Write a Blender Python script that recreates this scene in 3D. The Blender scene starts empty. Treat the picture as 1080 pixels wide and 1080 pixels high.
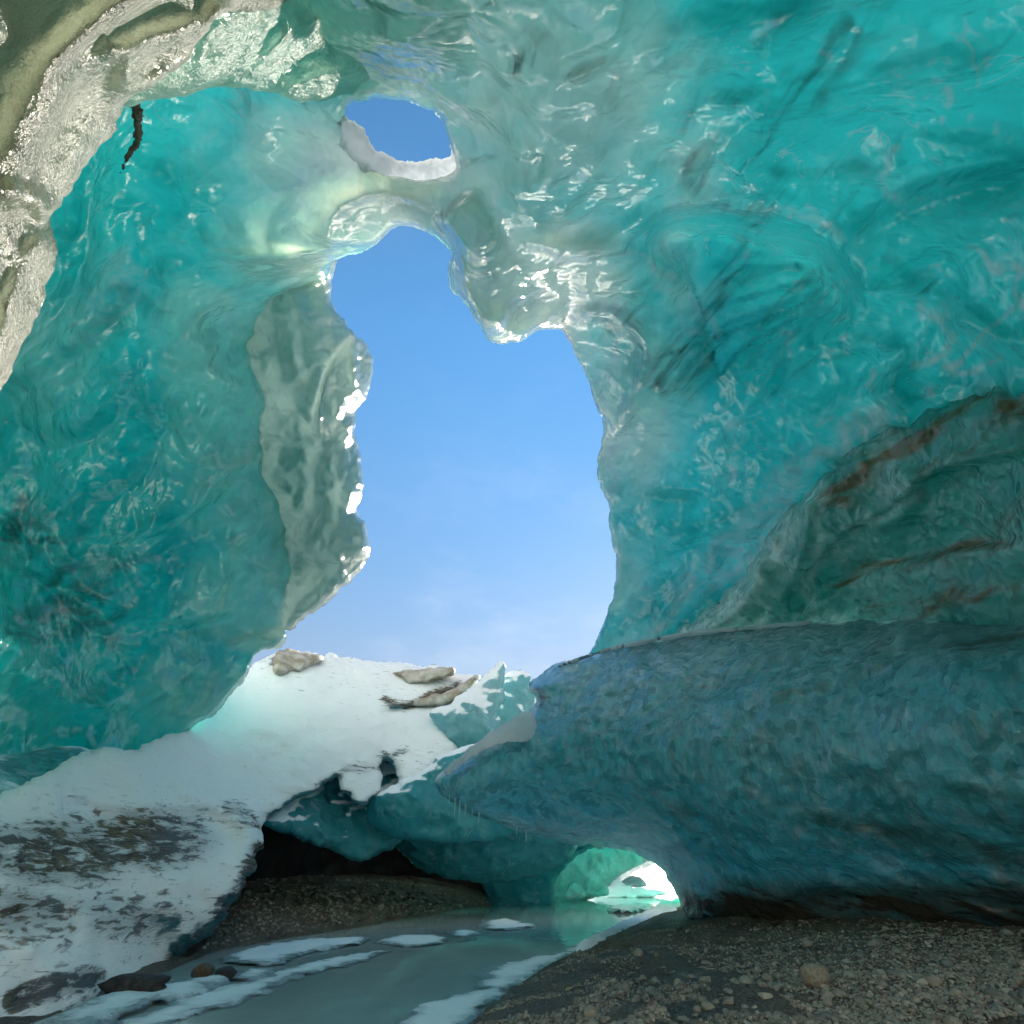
import bpy, bmesh, math, random
import numpy as np
from mathutils import Vector, Matrix

random.seed(7)
rng = np.random.default_rng(7)
S = bpy.context.scene
COL = S.collection
R = math.radians

# ------------------------------------------------------------------ camera
CAM = np.array([0.0, 0.0, 1.3])
FOC = 600.0                       # focal length in 1080-pixel units
TILT = math.atan2(365.0, FOC)     # horizon sits at y = 905
cam_d = bpy.data.cameras.new('camera')
cam = bpy.data.objects.new('camera', cam_d)
COL.objects.link(cam)
cam.location = CAM
cam.rotation_euler = (R(90) + TILT, 0, 0)
cam_d.sensor_width = 36.0
cam_d.sensor_fit = 'HORIZONTAL'
cam_d.lens = 36.0 * FOC / 1080.0
cam_d.clip_start = 0.05
cam_d.clip_end = 5000.0
S.camera = cam

# ------------------------------------------------------------------ world, sun, exposure
SUN_EL, SUN_AZ = 20.0, 15.0       # azimuth measured from +Y towards +X
SKY_STRENGTH = 0.05
SUN_STRENGTH = 5.0
CLOUD_FILL = 7.5                       # radiance of the added fill cloud and the cirrus, in sky units
EXPOSURE = 2.1
w = bpy.data.worlds.new('World')
S.world = w
w.use_nodes = True
w.cycles.sampling_method = 'MANUAL'
w.cycles.sample_map_resolution = 512
nt = w.node_tree
nt.nodes.clear()
sky = nt.nodes.new('ShaderNodeTexSky')
sky.sky_type = 'NISHITA'
sky.sun_disc = False
sky.sun_elevation = R(SUN_EL)
sky.sun_rotation = R(SUN_AZ)
sky.altitude = 300
sky.air_density = 1.0
sky.dust_density = 0.05
sky.ozone_density = 1.0
bg = nt.nodes.new('ShaderNodeBackground')
bg.inputs['Strength'].default_value = SKY_STRENGTH
out = nt.nodes.new('ShaderNodeOutputWorld')
# a clear winter sky is deep blue overhead and pale at the horizon
tcw = nt.nodes.new('ShaderNodeTexCoord')
sxw = nt.nodes.new('ShaderNodeSeparateXYZ')
nt.links.new(tcw.outputs['Generated'], sxw.inputs[0])
mrw = nt.nodes.new('ShaderNodeMapRange')
mrw.inputs['From Min'].default_value = 0.20
mrw.inputs['From Max'].default_value = 0.75
nt.links.new(sxw.outputs[2], mrw.inputs['Value'])
tnt = nt.nodes.new('ShaderNodeMix')
tnt.data_type = 'RGBA'
tnt.inputs[6].default_value = (0.62, 0.51, 0.47, 1)
tnt.inputs[7].default_value = (0.60, 1.08, 1.28, 1)
nt.links.new(mrw.outputs[0], tnt.inputs['Factor'])
mul = nt.nodes.new('ShaderNodeMix')
mul.data_type = 'RGBA'
mul.blend_type = 'MULTIPLY'
mul.inputs['Factor'].default_value = 1.0
nt.links.new(sky.outputs[0], mul.inputs[6])
nt.links.new(tnt.outputs[2], mul.inputs[7])
# broken bright cloud added behind the view as fill light; faint cirrus in front
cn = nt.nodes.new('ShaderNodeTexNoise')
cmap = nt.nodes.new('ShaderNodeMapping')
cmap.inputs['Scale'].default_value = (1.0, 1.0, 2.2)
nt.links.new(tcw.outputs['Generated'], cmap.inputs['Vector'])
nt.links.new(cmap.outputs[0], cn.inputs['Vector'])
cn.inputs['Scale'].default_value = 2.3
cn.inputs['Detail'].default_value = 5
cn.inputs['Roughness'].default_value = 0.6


def wmap(sock, a, b, c, d):
    n = nt.nodes.new('ShaderNodeMapRange')
    n.interpolation_type = 'SMOOTHSTEP'
    nt.links.new(sock, n.inputs['Value'])
    for k, v in zip(('From Min', 'From Max', 'To Min', 'To Max'), (a, b, c, d)):
        n.inputs[k].default_value = v
    return n.outputs[0]


def wmath(op, a, b):
    n = nt.nodes.new('ShaderNodeMath')
    n.operation = op
    for i_, v in enumerate((a, b)):
        if isinstance(v, bpy.types.NodeSocket):
            nt.links.new(v, n.inputs[i_])
        else:
            n.inputs[i_].default_value = v
    return n.outputs[0]


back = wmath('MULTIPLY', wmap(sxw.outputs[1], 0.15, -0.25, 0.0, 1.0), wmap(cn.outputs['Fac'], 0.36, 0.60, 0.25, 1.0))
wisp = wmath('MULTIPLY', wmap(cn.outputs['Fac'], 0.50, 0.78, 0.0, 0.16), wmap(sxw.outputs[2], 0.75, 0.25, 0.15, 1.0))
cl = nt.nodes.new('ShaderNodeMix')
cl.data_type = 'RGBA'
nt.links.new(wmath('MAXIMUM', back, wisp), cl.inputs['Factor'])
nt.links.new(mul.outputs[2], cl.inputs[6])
cl.inputs[7].default_value = (CLOUD_FILL * 1.0, CLOUD_FILL * 0.96, CLOUD_FILL * 0.90, 1)
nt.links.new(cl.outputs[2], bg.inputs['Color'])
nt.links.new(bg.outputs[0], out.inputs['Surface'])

sun_d = bpy.data.lights.new('sun', 'SUN')
sun_d.energy = SUN_STRENGTH
sun_d.angle = R(0.5)
sun_d.color = (1.0, 0.90, 0.76)
sun = bpy.data.objects.new('sun', sun_d)
COL.objects.link(sun)
sdir = Vector((math.sin(R(SUN_AZ)) * math.cos(R(SUN_EL)), math.cos(R(SUN_AZ)) * math.cos(R(SUN_EL)), math.sin(R(SUN_EL))))
sun.rotation_euler = sdir.to_track_quat('Z', 'Y').to_euler()
sun.location = sdir * 60

S.view_settings.view_transform = 'Standard'
S.view_settings.look = 'None'
S.view_settings.gamma = 1.0
S.view_settings.use_curve_mapping = False
S.view_settings.exposure = EXPOSURE
S.render.engine = 'CYCLES'
cy = S.cycles
cy.max_bounces = 8
cy.diffuse_bounces = 3
cy.glossy_bounces = 2
cy.transmission_bounces = 5
cy.use_adaptive_sampling = True
cy.adaptive_threshold = 0.025
cy.adaptive_min_samples = 12
cy.volume_bounces = 0
cy.transparent_max_bounces = 8
cy.caustics_reflective = False
cy.caustics_refractive = False
cy.sample_clamp_indirect = 6.0
cy.use_denoising = True
try:
    cy.denoiser = 'OPENIMAGEDENOISE'
    cy.denoising_input_passes = 'RGB_ALBEDO_NORMAL'
except Exception:
    pass

# ------------------------------------------------------------------ maths helpers
FWD = np.array([0.0, math.cos(TILT), math.sin(TILT)])
UP = np.array([0.0, -math.sin(TILT), math.cos(TILT)])
RT = np.array([1.0, 0.0, 0.0])


def dirs(px, py):
    a = (np.asarray(px, float) - 540.0) / FOC
    b = (540.0 - np.asarray(py, float)) / FOC
    d = a[..., None] * RT + FWD + b[..., None] * UP
    return d / np.linalg.norm(d, axis=-1, keepdims=True)


def ground_pt(px, py, z=0.0):
    d = dirs(np.array([px], float), np.array([py], float))[0]
    return CAM + d * (z - CAM[2]) / d[2]


def ground_r(px, py, z=0.0):
    d = dirs(np.array([px], float), np.array([py], float))[0]
    return (z - CAM[2]) / d[2]


_perm = np.random.default_rng(3).integers(0, 2 ** 31, size=4096)


def _hash(i, j, k, seed):
    h = (i * 374761393 + j * 668265263 + k * 2147483647 + seed * 1274126177) & 0x7fffffff
    h = ((h ^ (h >> 13)) * 1274126177) & 0x7fffffff
    return (h ^ (h >> 16)) & 0xffff


def noise3(p, seed=0):
    p = np.asarray(p, float)
    f0 = np.floor(p).astype(np.int64)
    f = p - f0
    u = f * f * f * (f * (f * 6 - 15) + 10)
    res = 0.0
    for di in (0, 1):
        for dj in (0, 1):
            for dk in (0, 1):
                h = _hash(f0[:, 0] + di, f0[:, 1] + dj, f0[:, 2] + dk, seed)
                th = (h & 255) * (2 * math.pi / 256.0)
                zz = ((h >> 8) & 255) / 127.5 - 1.0
                rr = np.sqrt(np.maximum(0, 1 - zz * zz))
                g = rr * np.cos(th) * (f[:, 0] - di) + rr * np.sin(th) * (f[:, 1] - dj) + zz * (f[:, 2] - dk)
                wgt = (u[:, 0] if di else 1 - u[:, 0]) * (u[:, 1] if dj else 1 - u[:, 1]) * (u[:, 2] if dk else 1 - u[:, 2])
                res = res + g * wgt
    return res * 1.5


def fbm(p, octs=4, seed=0, gain=0.5, lac=2.03):
    a, s, fq = 1.0, 0.0, 1.0
    for o in range(octs):
        s = s + a * noise3(np.asarray(p) * fq, seed + o * 17)
        a *= gain
        fq *= lac
    return s


def spline(pts, n=6, closed=False):
    P = np.array(pts, float)
    N = len(P)
    outp = []
    rngi = range(N if closed else N - 1)
    for i in rngi:
        if closed:
            p0, p1, p2, p3 = P[(i - 1) % N], P[i], P[(i + 1) % N], P[(i + 2) % N]
        else:
            p0, p1, p2, p3 = P[max(i - 1, 0)], P[i], P[i + 1], P[min(i + 2, N - 1)]
        for k in range(n):
            t = k / n
            outp.append(0.5 * ((2 * p1) + (-p0 + p2) * t + (2 * p0 - 5 * p1 + 4 * p2 - p3) * t * t + (-p0 + 3 * p1 - 3 * p2 + p3) * t ** 3))
    if not closed:
        outp.append(P[-1])
    return np.array(outp)


def seg_dist(p, poly, closed=False):
    """distance, signed side, and position 0..1 along the polyline"""
    A = poly
    B = np.roll(poly, -1, axis=0) if closed else poly[1:]
    if not closed:
        A = poly[:-1]
    best = np.full(len(p), 1e18)
    side = np.ones(len(p))
    par = np.zeros(len(p))
    n = len(A)
    for i in range(n):
        ab = B[i] - A[i]
        L2 = ab @ ab + 1e-12
        ap = p - A[i]
        t = np.clip((ap @ ab) / L2, 0, 1)
        d = ap - t[:, None] * ab
        d2 = (d * d).sum(1)
        m = d2 < best
        best = np.where(m, d2, best)
        cr = ab[0] * ap[:, 1] - ab[1] * ap[:, 0]
        side = np.where(m, np.sign(cr), side)
        par = np.where(m, (i + t) / n, par)
    return np.sqrt(best), side, par


def inside(p, poly):
    x, y = p[:, 0], p[:, 1]
    c = np.zeros(len(p), bool)
    n = len(poly)
    for i in range(n):
        x1, y1 = poly[i]
        x2, y2 = poly[(i + 1) % n]
        if y1 == y2:
            continue
        cond = ((y1 > y) != (y2 > y)) & (x < (x2 - x1) * (y - y1) / (y2 - y1) + x1)
        c ^= cond
    return c


def poly_sdf(p, poly):
    d, _, _ = seg_dist(p, poly, True)
    return np.where(inside(p, poly), d, -d)


def tps_fit(ctrl):
    C = np.array(ctrl, float)
    X = C[:, :2] / 500.0
    n = len(X)
    D = np.linalg.norm(X[:, None] - X[None], axis=-1)
    K = np.where(D > 0, D ** 2 * np.log(D + 1e-12), 0) + np.eye(n) * 0.004
    P = np.c_[np.ones(n), X]
    M = np.block([[K, P], [P.T, np.zeros((3, 3))]])
    sol = np.linalg.solve(M, np.r_[C[:, 2], np.zeros(3)])

    def f(p):
        q = np.asarray(p, float) / 500.0
        D = np.linalg.norm(q[:, None] - X[None], axis=-1)
        U = np.where(D > 0, D ** 2 * np.log(D + 1e-12), 0)
        return U @ sol[:n] + sol[n] + q @ sol[n + 1:]
    return f


def axis_grid(lo, hi, step, a=-16, b=1096):
    """fine inside the frame, growing outside it"""
    c = list(np.arange(max(lo, a), min(hi, b) + step, step))
    s, x = step, c[-1]
    while x < hi:
        s *= 1.18
        x += s
        c.append(x)
    s, x = step, c[0]
    while x > lo:
        s *= 1.18
        x -= s
        c.insert(0, x)
    return np.array(c)


# ------------------------------------------------------------------ object helpers
def tag(o, label=None, cat=None, group=None, kind=None):
    if label:
        o['label'] = label
    if cat:
        o['category'] = cat
    if group:
        o['group'] = group
    if kind:
        o['kind'] = kind
    return o


def link_mesh(name, V, F, mat, parent=None, smooth=True, attr=None):
    me = bpy.data.meshes.new(name)
    V = np.asarray(V, float)
    tri = isinstance(F, np.ndarray)
    me.from_pydata(V.tolist(), [], F.tolist() if tri else F)
    me.materials.append(mat)
    if smooth:
        me.polygons.foreach_set('use_smooth', np.ones(len(me.polygons), bool))
    if attr is not None:
        a = me.attributes.new('mask', 'FLOAT_COLOR', 'POINT')
        a.data.foreach_set('color', np.asarray(attr, np.float32).ravel())
    me.update()
    o = bpy.data.objects.new(name, me)
    COL.objects.link(o)
    if parent is not None:
        o.parent = parent
    return o


def mass(name, outline, ctrl, mat, thick=1.0, front=0.4, rim=40.0, step=4.0, holes=(), features=(), edge_noise=(3.0, 40.0),
         bumps=((0.5, 0.2, 0), (2.0, 0.05, 0)), scallop=None, parent=None, curve=True, seed=0, paint=None, depth=None, thick_fn=None):
    """One closed ice body: a sculpted face seen from the cave, a real back a `thick` behind it, meeting in a rounded rim."""
    poly = spline(outline, 5, True) if curve else np.array(outline, float)
    hp = [spline(h, 5, True) for h in holes]
    f = depth or tps_fit(ctrl)
    lo, hi = poly.min(0) - 2 * step, poly.max(0) + 2 * step
    gx, gy = axis_grid(lo[0], hi[0], step), axis_grid(lo[1], hi[1], step)
    nx, ny = len(gx), len(gy)
    X, Y = np.meshgrid(gx, gy)
    P = np.c_[X.ravel(), Y.ravel()]

    def sdf(q):
        d = poly_sdf(q, poly)
        for h in hp:
            d = np.minimum(d, -poly_sdf(q, h))
        if edge_noise:
            a, s = edge_noise
            d = d + a * fbm(np.c_[q / s, np.full(len(q), seed * 3.1 + 0.37)], 4, seed, 0.55)
        return d
    d = sdf(P)
    hx = np.gradient(gx)
    hy = np.gradient(gy)
    H = np.maximum(*np.meshgrid(hx, hy)).ravel()
    ok = d > -0.45 * H
    idx = np.arange(nx * ny).reshape(ny, nx)
    q = np.stack([idx[:-1, :-1], idx[:-1, 1:], idx[1:, 1:], idx[1:, :-1]], -1).reshape(-1, 4)
    q = q[ok[q].all(1)]
    # drop quads that hang by single corners, find boundary edges
    e = np.concatenate([q[:, [0, 1]], q[:, [1, 2]], q[:, [2, 3]], q[:, [3, 0]]])
    key = np.sort(e, 1)
    kk = key[:, 0].astype(np.int64) * (nx * ny) + key[:, 1]
    uq, inv, cnt = np.unique(kk, return_inverse=True, return_counts=True)
    be = e[cnt[inv] == 1]
    bset = np.unique(be)
    used = np.unique(q)
    # snap the boundary onto the outline
    for it in range(3):
        b = P[bset]
        s0 = sdf(b)
        g = np.c_[(sdf(b + [0.7, 0]) - sdf(b - [0.7, 0])) / 1.4, (sdf(b + [0, 0.7]) - sdf(b - [0, 0.7])) / 1.4]
        gl = np.maximum(np.linalg.norm(g, axis=1, keepdims=True), 0.3)
        mv = -(s0[:, None]) * g / gl ** 2
        ml = np.linalg.norm(mv, axis=1, keepdims=True)
        lim = 1.2 * H[bset][:, None]
        mv *= np.minimum(1, lim / np.maximum(ml, 1e-9))
        P[bset] = b + mv
    remap = -np.ones(nx * ny, int)
    remap[used] = np.arange(len(used))
    U = P[used]
    isb = np.zeros(nx * ny, bool)
    isb[bset] = True
    isb = isb[used]
    du = np.maximum(sdf(U), 0)
    du[isb] = 0
    r0 = f(U)
    for ft in features:
        kind, pts, h, wd = ft[:4]
        pl = spline(pts, 6)
        dd, sd, par = seg_dist(U, pl)
        fade = np.clip(np.minimum(par, 1 - par) / 0.18, 0, 1)
        fade = fade * fade * (3 - 2 * fade)
        if kind == 'ridge':
            r0 = r0 - h * np.exp(-(dd / wd) ** 2) * fade
        else:                                    # step: one side pushed back, easing off
            sharp = ft[4] if len(ft) > 4 else 5.0
            x = sd * dd
            r0 = r0 + h * fade * (lambda q_: q_ * q_ * (3 - 2 * q_))(np.clip(x / sharp, 0, 1)) * np.exp(-np.maximum(x, 0) / wd)
    D = dirs(U[:, 0], U[:, 1])
    W0 = CAM + D * r0[:, None]
    nz = 0.0
    for fq, am, st in bumps:
        nz = nz + am * fbm(W0 * fq, 4, seed + 5 + st)
    if scallop:
        for fq, am in scallop:
            wv = W0 * fq + 0.35 * np.c_[noise3(W0 * fq * 0.7, seed + 51), noise3(W0 * fq * 0.7, seed + 52), noise3(W0 * fq * 0.7, seed + 53)]
            nz = nz + am * (np.abs(noise3(wv, seed + 31)) * 2 - 0.5)
    rm = rim * (1 + 0.35 * noise3(np.c_[U / 60.0, np.full(len(U), 0.5 + seed)], seed + 77))
    qd = np.clip(du / rm, 0, 1)
    prof = np.sqrt(np.maximum(0, 1 - (1 - qd) ** 2))
    tb = thick if thick_fn is None else thick_fn(U)
    rf = r0 + front * (1 - prof) + nz * (0.35 + 0.65 * prof)
    rb = rf.copy()
    rb = r0 + front + tb * prof * (1 + 0.15 * noise3(W0 * 0.3 + 9, seed)) + nz * 0.35
    rb = np.maximum(rb, rf + 0.02 * prof)
    VF = CAM + D * rf[:, None]
    VB = CAM + D * rb[:, None]
    n = len(U)
    bmap = np.arange(n) + n
    ni = np.where(~isb)[0]
    new = -np.ones(n, int)
    new[ni] = n + np.arange(len(ni))
    new[isb] = np.where(isb)[0]
    V = np.r_[VF, VB[ni]]
    qf = remap[q]
    qb = new[qf][:, ::-1]
    # front winding: pixel y is down, so this order already faces the camera; flip if not
    F = np.r_[qf[:, ::-1], qb[:, ::-1]]
    att = np.zeros((len(V), 4))
    att[:, 3] = 1
    if paint:
        fr, di, bu = paint(U, W0)
        a2 = np.c_[fr, di, bu, np.ones(n)]
        att[:n] = a2
        att[n:] = a2[ni]
    att = np.clip(att, 0, 1)
    o = link_mesh(name, V, F, mat, parent, True, att)
    if mat.name in BACK:
        o.data.materials.append(BACK[mat.name])
        mi = np.zeros(len(F), np.int32)
        mi[len(qf):] = 1
        o.data.polygons.foreach_set('material_index', mi)
    # make sure the normals point outwards
    bm = bmesh.new()
    bm.from_mesh(o.data)
    bmesh.ops.recalc_face_normals(bm, faces=bm.faces)
    bm.to_mesh(o.data)
    bm.free()
    o.data.polygons.foreach_set('use_smooth', np.ones(len(o.data.polygons), bool))
    return o


# ------------------------------------------------------------------ materials
class NT:
    def __init__(s, name):
        s.m = bpy.data.materials.new(name)
        s.m.use_nodes = True
        s.t = s.m.node_tree
        s.t.nodes.clear()
        s.out = s.n('ShaderNodeOutputMaterial')
        tc = s.n('ShaderNodeTexCoord')
        s.co = tc.outputs['Object']

    def n(s, typ, **kw):
        nd = s.t.nodes.new(typ)
        for k, v in kw.items():
            if hasattr(nd, k) and k not in nd.inputs:
                setattr(nd, k, v)
            else:
                s.set(nd.inputs[k.replace('_', ' ') if k.replace('_', ' ') in nd.inputs else k], v)
        return nd

    def set(s, sock, v):
        if isinstance(v, bpy.types.NodeSocket):
            s.t.links.new(v, sock)
        elif isinstance(v, (tuple, list)) and len(v) == 3 and sock.type == 'RGBA':
            sock.default_value = (*v, 1)
        else:
            sock.default_value = v

    def noise(s, scale, detail=4, rough=0.55, vec=None, dist=0.0):
        nd = s.n('ShaderNodeTexNoise')
        s.set(nd.inputs['Vector'], vec or s.co)
        nd.inputs['Scale'].default_value = scale
        nd.inputs['Detail'].default_value = detail
        nd.inputs['Roughness'].default_value = rough
        nd.inputs['Distortion'].default_value = dist
        return nd.outputs['Fac']

    def voro(s, scale, feature='F1', vec=None, smooth=None):
        nd = s.n('ShaderNodeTexVoronoi')
        nd.feature = feature
        s.set(nd.inputs['Vector'], vec or s.co)
        nd.inputs['Scale'].default_value = scale
        if smooth is not None:
            nd.inputs['Smoothness'].default_value = smooth
        return nd.outputs['Distance']

    def ramp(s, fac, a, b, va=0.0, vb=1.0):
        nd = s.n('ShaderNodeMapRange')
        nd.interpolation_type = 'SMOOTHSTEP'
        s.set(nd.inputs['Value'], fac)
        for k, v in zip(('From Min', 'From Max', 'To Min', 'To Max'), (a, b, va, vb)):
            nd.inputs[k].default_value = v
        return nd.outputs['Result']

    def math(s, op, a, b=0.0, c=None):
        nd = s.n('ShaderNodeMath')
        nd.operation = op
        s.set(nd.inputs[0], a)
        s.set(nd.inputs[1], b)
        if c is not None:
            s.set(nd.inputs[2], c)
        return nd.outputs[0]

    def mix(s, fac, a, b):
        nd = s.n('ShaderNodeMix')
        nd.data_type = 'RGBA'
        s.set(nd.inputs['Factor'], fac)
        s.set(nd.inputs['A'] if False else nd.inputs[6], a)
        s.set(nd.inputs[7], b)
        return nd.outputs[2]

    def mapping(s, scale=(1, 1, 1), rot=(0, 0, 0)):
        nd = s.n('ShaderNodeMapping')
        s.set(nd.inputs['Vector'], s.co)
        nd.inputs['Scale'].default_value = scale
        nd.inputs['Rotation'].default_value = rot
        return nd.outputs['Vector']

    def bump(s, h, strength, dist, normal=None):
        nd = s.n('ShaderNodeBump')
        s.set(nd.inputs['Height'], h)
        s.set(nd.inputs['Strength'], strength)
        nd.inputs['Distance'].default_value = dist
        if normal is not None:
            s.set(nd.inputs['Normal'], normal)
        return nd.outputs['Normal']

    def attr(s):
        nd = s.n('ShaderNodeAttribute')
        nd.attribute_name = 'mask'
        sp = s.n('ShaderNodeSeparateColor')
        s.set(sp.inputs[0], nd.outputs['Color'])
        return sp.outputs[0], sp.outputs[1], sp.outputs[2]

    def mixsh(s, fac, a, b):
        nd = s.n('ShaderNodeMixShader')
        s.set(nd.inputs[0], fac)
        s.set(nd.inputs[1], a)
        s.set(nd.inputs[2], b)
        return nd.outputs[0]


BACK = {}


def back_mat(name, absorb, dens, tint):
    m = NT(name + '_outer_crust')
    dif = m.n('ShaderNodeBsdfDiffuse')
    dif.inputs['Color'].default_value = (*tint, 1)
    tr = m.n('ShaderNodeBsdfTranslucent')
    tr.inputs['Color'].default_value = (*tint, 1)
    m.set(m.out.inputs['Surface'], m.mixsh(0.2, tr.outputs[0], dif.outputs[0]))
    va = m.n('ShaderNodeVolumeAbsorption')
    va.inputs['Color'].default_value = (*absorb, 1)
    va.inputs['Density'].default_value = dens
    m.set(m.out.inputs['Volume'], va.outputs[0])
    BACK[name] = m.m


def ice_mat(name, absorb=(0.04, 0.90, 0.92), dens=1.1, diff=0.22, tint=(0.93, 0.96, 0.96), frost=0.3, dirt=0.0, dirt_col=(0.10, 0.085, 0.06),
            stretch=None, rough=0.12, gran=0.0, snow=0.0, spec=1.0, flute=0.0, speck=0.5, layer=(1.0, 0.515, -0.857, 2.2), vein_glint=0.8, streak=0.0, dback=1.0, grain=0.0, gscale=5.0, fine=1.0, scratch=1.0, fdiff=0.15, gb=1.0, varc=(0.60, 0.87, 0.88), bub=(0.90, 0.94, 0.86)):
    m = NT(name)
    fa, da, ba = m.attr()
    warp = m.n('ShaderNodeVectorMath')
    warp.operation = 'MULTIPLY_ADD'
    nz = m.n('ShaderNodeTexNoise')
    m.set(nz.inputs['Vector'], m.co)
    nz.inputs['Scale'].default_value = 0.8
    nz.inputs['Detail'].default_value = 3
    m.set(warp.inputs[0], nz.outputs['Color'])
    warp.inputs[1].default_value = (0.9, 0.9, 0.9)
    m.set(warp.inputs[2], m.co)
    wv = warp.outputs[0]
    # white frosty or bubbly patches
    n1 = m.noise(0.9, 5, 0.6, wv)
    n2 = m.noise(5.0, 4, 0.6, wv)
    fr = m.ramp(m.math('ADD', m.math('MULTIPLY', n1, 0.7), m.math('MULTIPLY', n2, 0.3)), 0.52, 0.72, 0.0, frost)
    fr = m.math('MINIMUM', m.math('ADD', fr, m.math('MULTIPLY', fa, m.ramp(n2, 0.32, 0.6, 0.25, 1.0))), 1.0)
    # thin cracks
    vc = m.voro(1.1, 'DISTANCE_TO_EDGE', wv)
    crack = m.ramp(vc, 0.0, 0.02, 1.0, 0.0)
    crack = m.math('MULTIPLY', crack, m.ramp(m.noise(0.6, 3), 0.5, 0.68, 0, 0.7))
    # bubbles and fine grit frozen in
    sp = m.ramp(m.voro(9.0, 'F1', wv), 0.06, 0.16, 1.0, 0.0)
    sp = m.math('MULTIPLY', sp, m.ramp(m.noise(1.4, 3), 0.5, 0.66, 0.0, speck))
    fr2 = m.math('MINIMUM', m.math('ADD', fr, m.math('ADD', m.math('MULTIPLY', crack, 0.5), sp)), 1.0)
    # dirt bands
    # (sediment layers: thin sheets that cross the ice along one plane)
    dp = m.n('ShaderNodeVectorMath')
    dp.operation = 'DOT_PRODUCT'
    lw = m.n('ShaderNodeVectorMath')
    lw.operation = 'MULTIPLY_ADD'
    m.set(lw.inputs[0], nz.outputs['Color'])
    lw.inputs[1].default_value = (0.22, 0.22, 0.22)
    m.set(lw.inputs[2], m.co)
    m.set(dp.inputs[0], lw.outputs[0])
    dp.inputs[1].default_value = layer[:3]
    sc_ = m.n('ShaderNodeVectorMath')
    sc_.operation = 'MULTIPLY'
    m.set(sc_.inputs[0], m.co)
    sc_.inputs[1].default_value = (0.35, 0.35, 0.35)
    cb = m.n('ShaderNodeCombineXYZ')
    m.set(cb.inputs[0], m.math('MULTIPLY', dp.outputs['Value'], layer[3]))
    ad = m.n('ShaderNodeVectorMath')
    m.set(ad.inputs[0], cb.outputs[0])
    m.set(ad.inputs[1], sc_.outputs[0])
    lay = ad.outputs[0]
    nd = m.noise(1.0, 5, 0.68, lay)
    patch = m.noise(0.5, 3, 0.6)
    dm = m.math('MULTIPLY', m.ramp(nd, 0.54, 0.70, 0.0, 1.0), m.ramp(patch, 0.45, 0.62, 0.0, dirt))
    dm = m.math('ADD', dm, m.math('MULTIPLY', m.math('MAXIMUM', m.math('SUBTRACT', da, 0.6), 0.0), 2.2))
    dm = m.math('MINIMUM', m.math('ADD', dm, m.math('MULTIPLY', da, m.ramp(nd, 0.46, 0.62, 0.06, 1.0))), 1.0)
    # curling white veins, painted as glints of reflected light
    nv = m.noise(2.3, 2, 0.5, wv, 0.5)
    vein_glint_ = m.ramp(m.math('ABSOLUTE', m.math('SUBTRACT', nv, 0.5)), 0.003, 0.026, 1.0, 0.0)
    vein_glint_ = m.math('MULTIPLY', vein_glint_, m.ramp(m.noise(0.7, 3, 0.6), 0.54, 0.62, 0.0, vein_glint))
    fr2 = m.math('MINIMUM', m.math('ADD', fr2, vein_glint_), 1.0)
    var = m.noise(0.45, 5, 0.6, wv)
    base = m.mix(m.ramp(var, 0.3, 0.7), tuple(c * k for c, k in zip(tint, varc)), tint)
    bmask = m.ramp(m.math('ADD', ba, m.math('MULTIPLY', m.math('SUBTRACT', n1, 0.5), 0.8)), 0.1, 0.9)
    base = m.mix(m.math('MULTIPLY', bmask, m.ramp(ba, 0.0, 0.3)), base, bub)
    colr = m.mix(fr2, base, (0.94, 0.95, 0.95))
    if grain:
        # interlocking crystals, each a little lighter or darker in colour
        vg = m.n('ShaderNodeTexVoronoi')
        m.set(vg.inputs['Vector'], wv)
        vg.inputs['Scale'].default_value = gscale
        vs = m.n('ShaderNodeSeparateColor')
        m.set(vs.inputs[0], vg.outputs['Color'])
        colr = m.mix(m.ramp(vs.outputs[0], 0.25, 1.0, 0.0, grain), colr, tuple(c * 0.42 for c in tint))
        colr = m.mix(m.ramp(vs.outputs[1], 0.70, 1.0, 0.0, grain * 0.6), colr, (0.80, 0.88, 0.88))
        # feathery scratches
        fs = m.noise(16.0, 3, 0.6, m.mapping((1.0, 1.0, 0.16), (0.5, 0.75, 0.2)), 0.4)
        colr = m.mix(m.math('MULTIPLY', m.ramp(fs, 0.58, 0.66, 0.0, grain * scratch), m.ramp(n1, 0.42, 0.55)), colr, (0.82, 0.90, 0.90))
    if streak:
        hs = m.noise(7.0, 5, 0.68, m.mapping(*stretch), 0.5)
        colr = m.mix(m.ramp(hs, 0.40, 0.62, 0.0, streak), colr, tuple(c * 0.35 for c in tint))
        colr = m.mix(m.ramp(hs, 0.42, 0.30, 0.0, streak * 0.7), colr, tuple(min(1, c * 1.35 + 0.12) for c in tint))
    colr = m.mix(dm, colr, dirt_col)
    # relief
    h2 = m.noise(2.4, 2, 0.45, wv)
    h3 = m.noise(13.0, 4, 0.7)
    norm = m.bump(h2, 0.7, 0.13)
    if grain:
        norm = m.bump(vg.outputs['Distance'], gb * 0.8 * min(1.0, grain * 1.6), 0.05, norm)
        norm = m.bump(fs, min(1.0, grain * scratch), 0.03, norm)
    if flute:
        hf = m.noise(4.0, 4, 0.6, m.mapping(stretch[0] if stretch else (1, 1, 1), stretch[1] if stretch else (0, 0, 0)), 0.3)
        norm = m.bump(hf, 0.9, flute, norm)
    norm = m.bump(h3, min(1.0, (0.6 + gran) * fine), 0.022 + gran * 0.03, norm)
    if gran:
        norm = m.bump(m.voro(38.0, 'F1'), gran, 0.02, norm)
    dif = m.n('ShaderNodeBsdfDiffuse')
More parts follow.
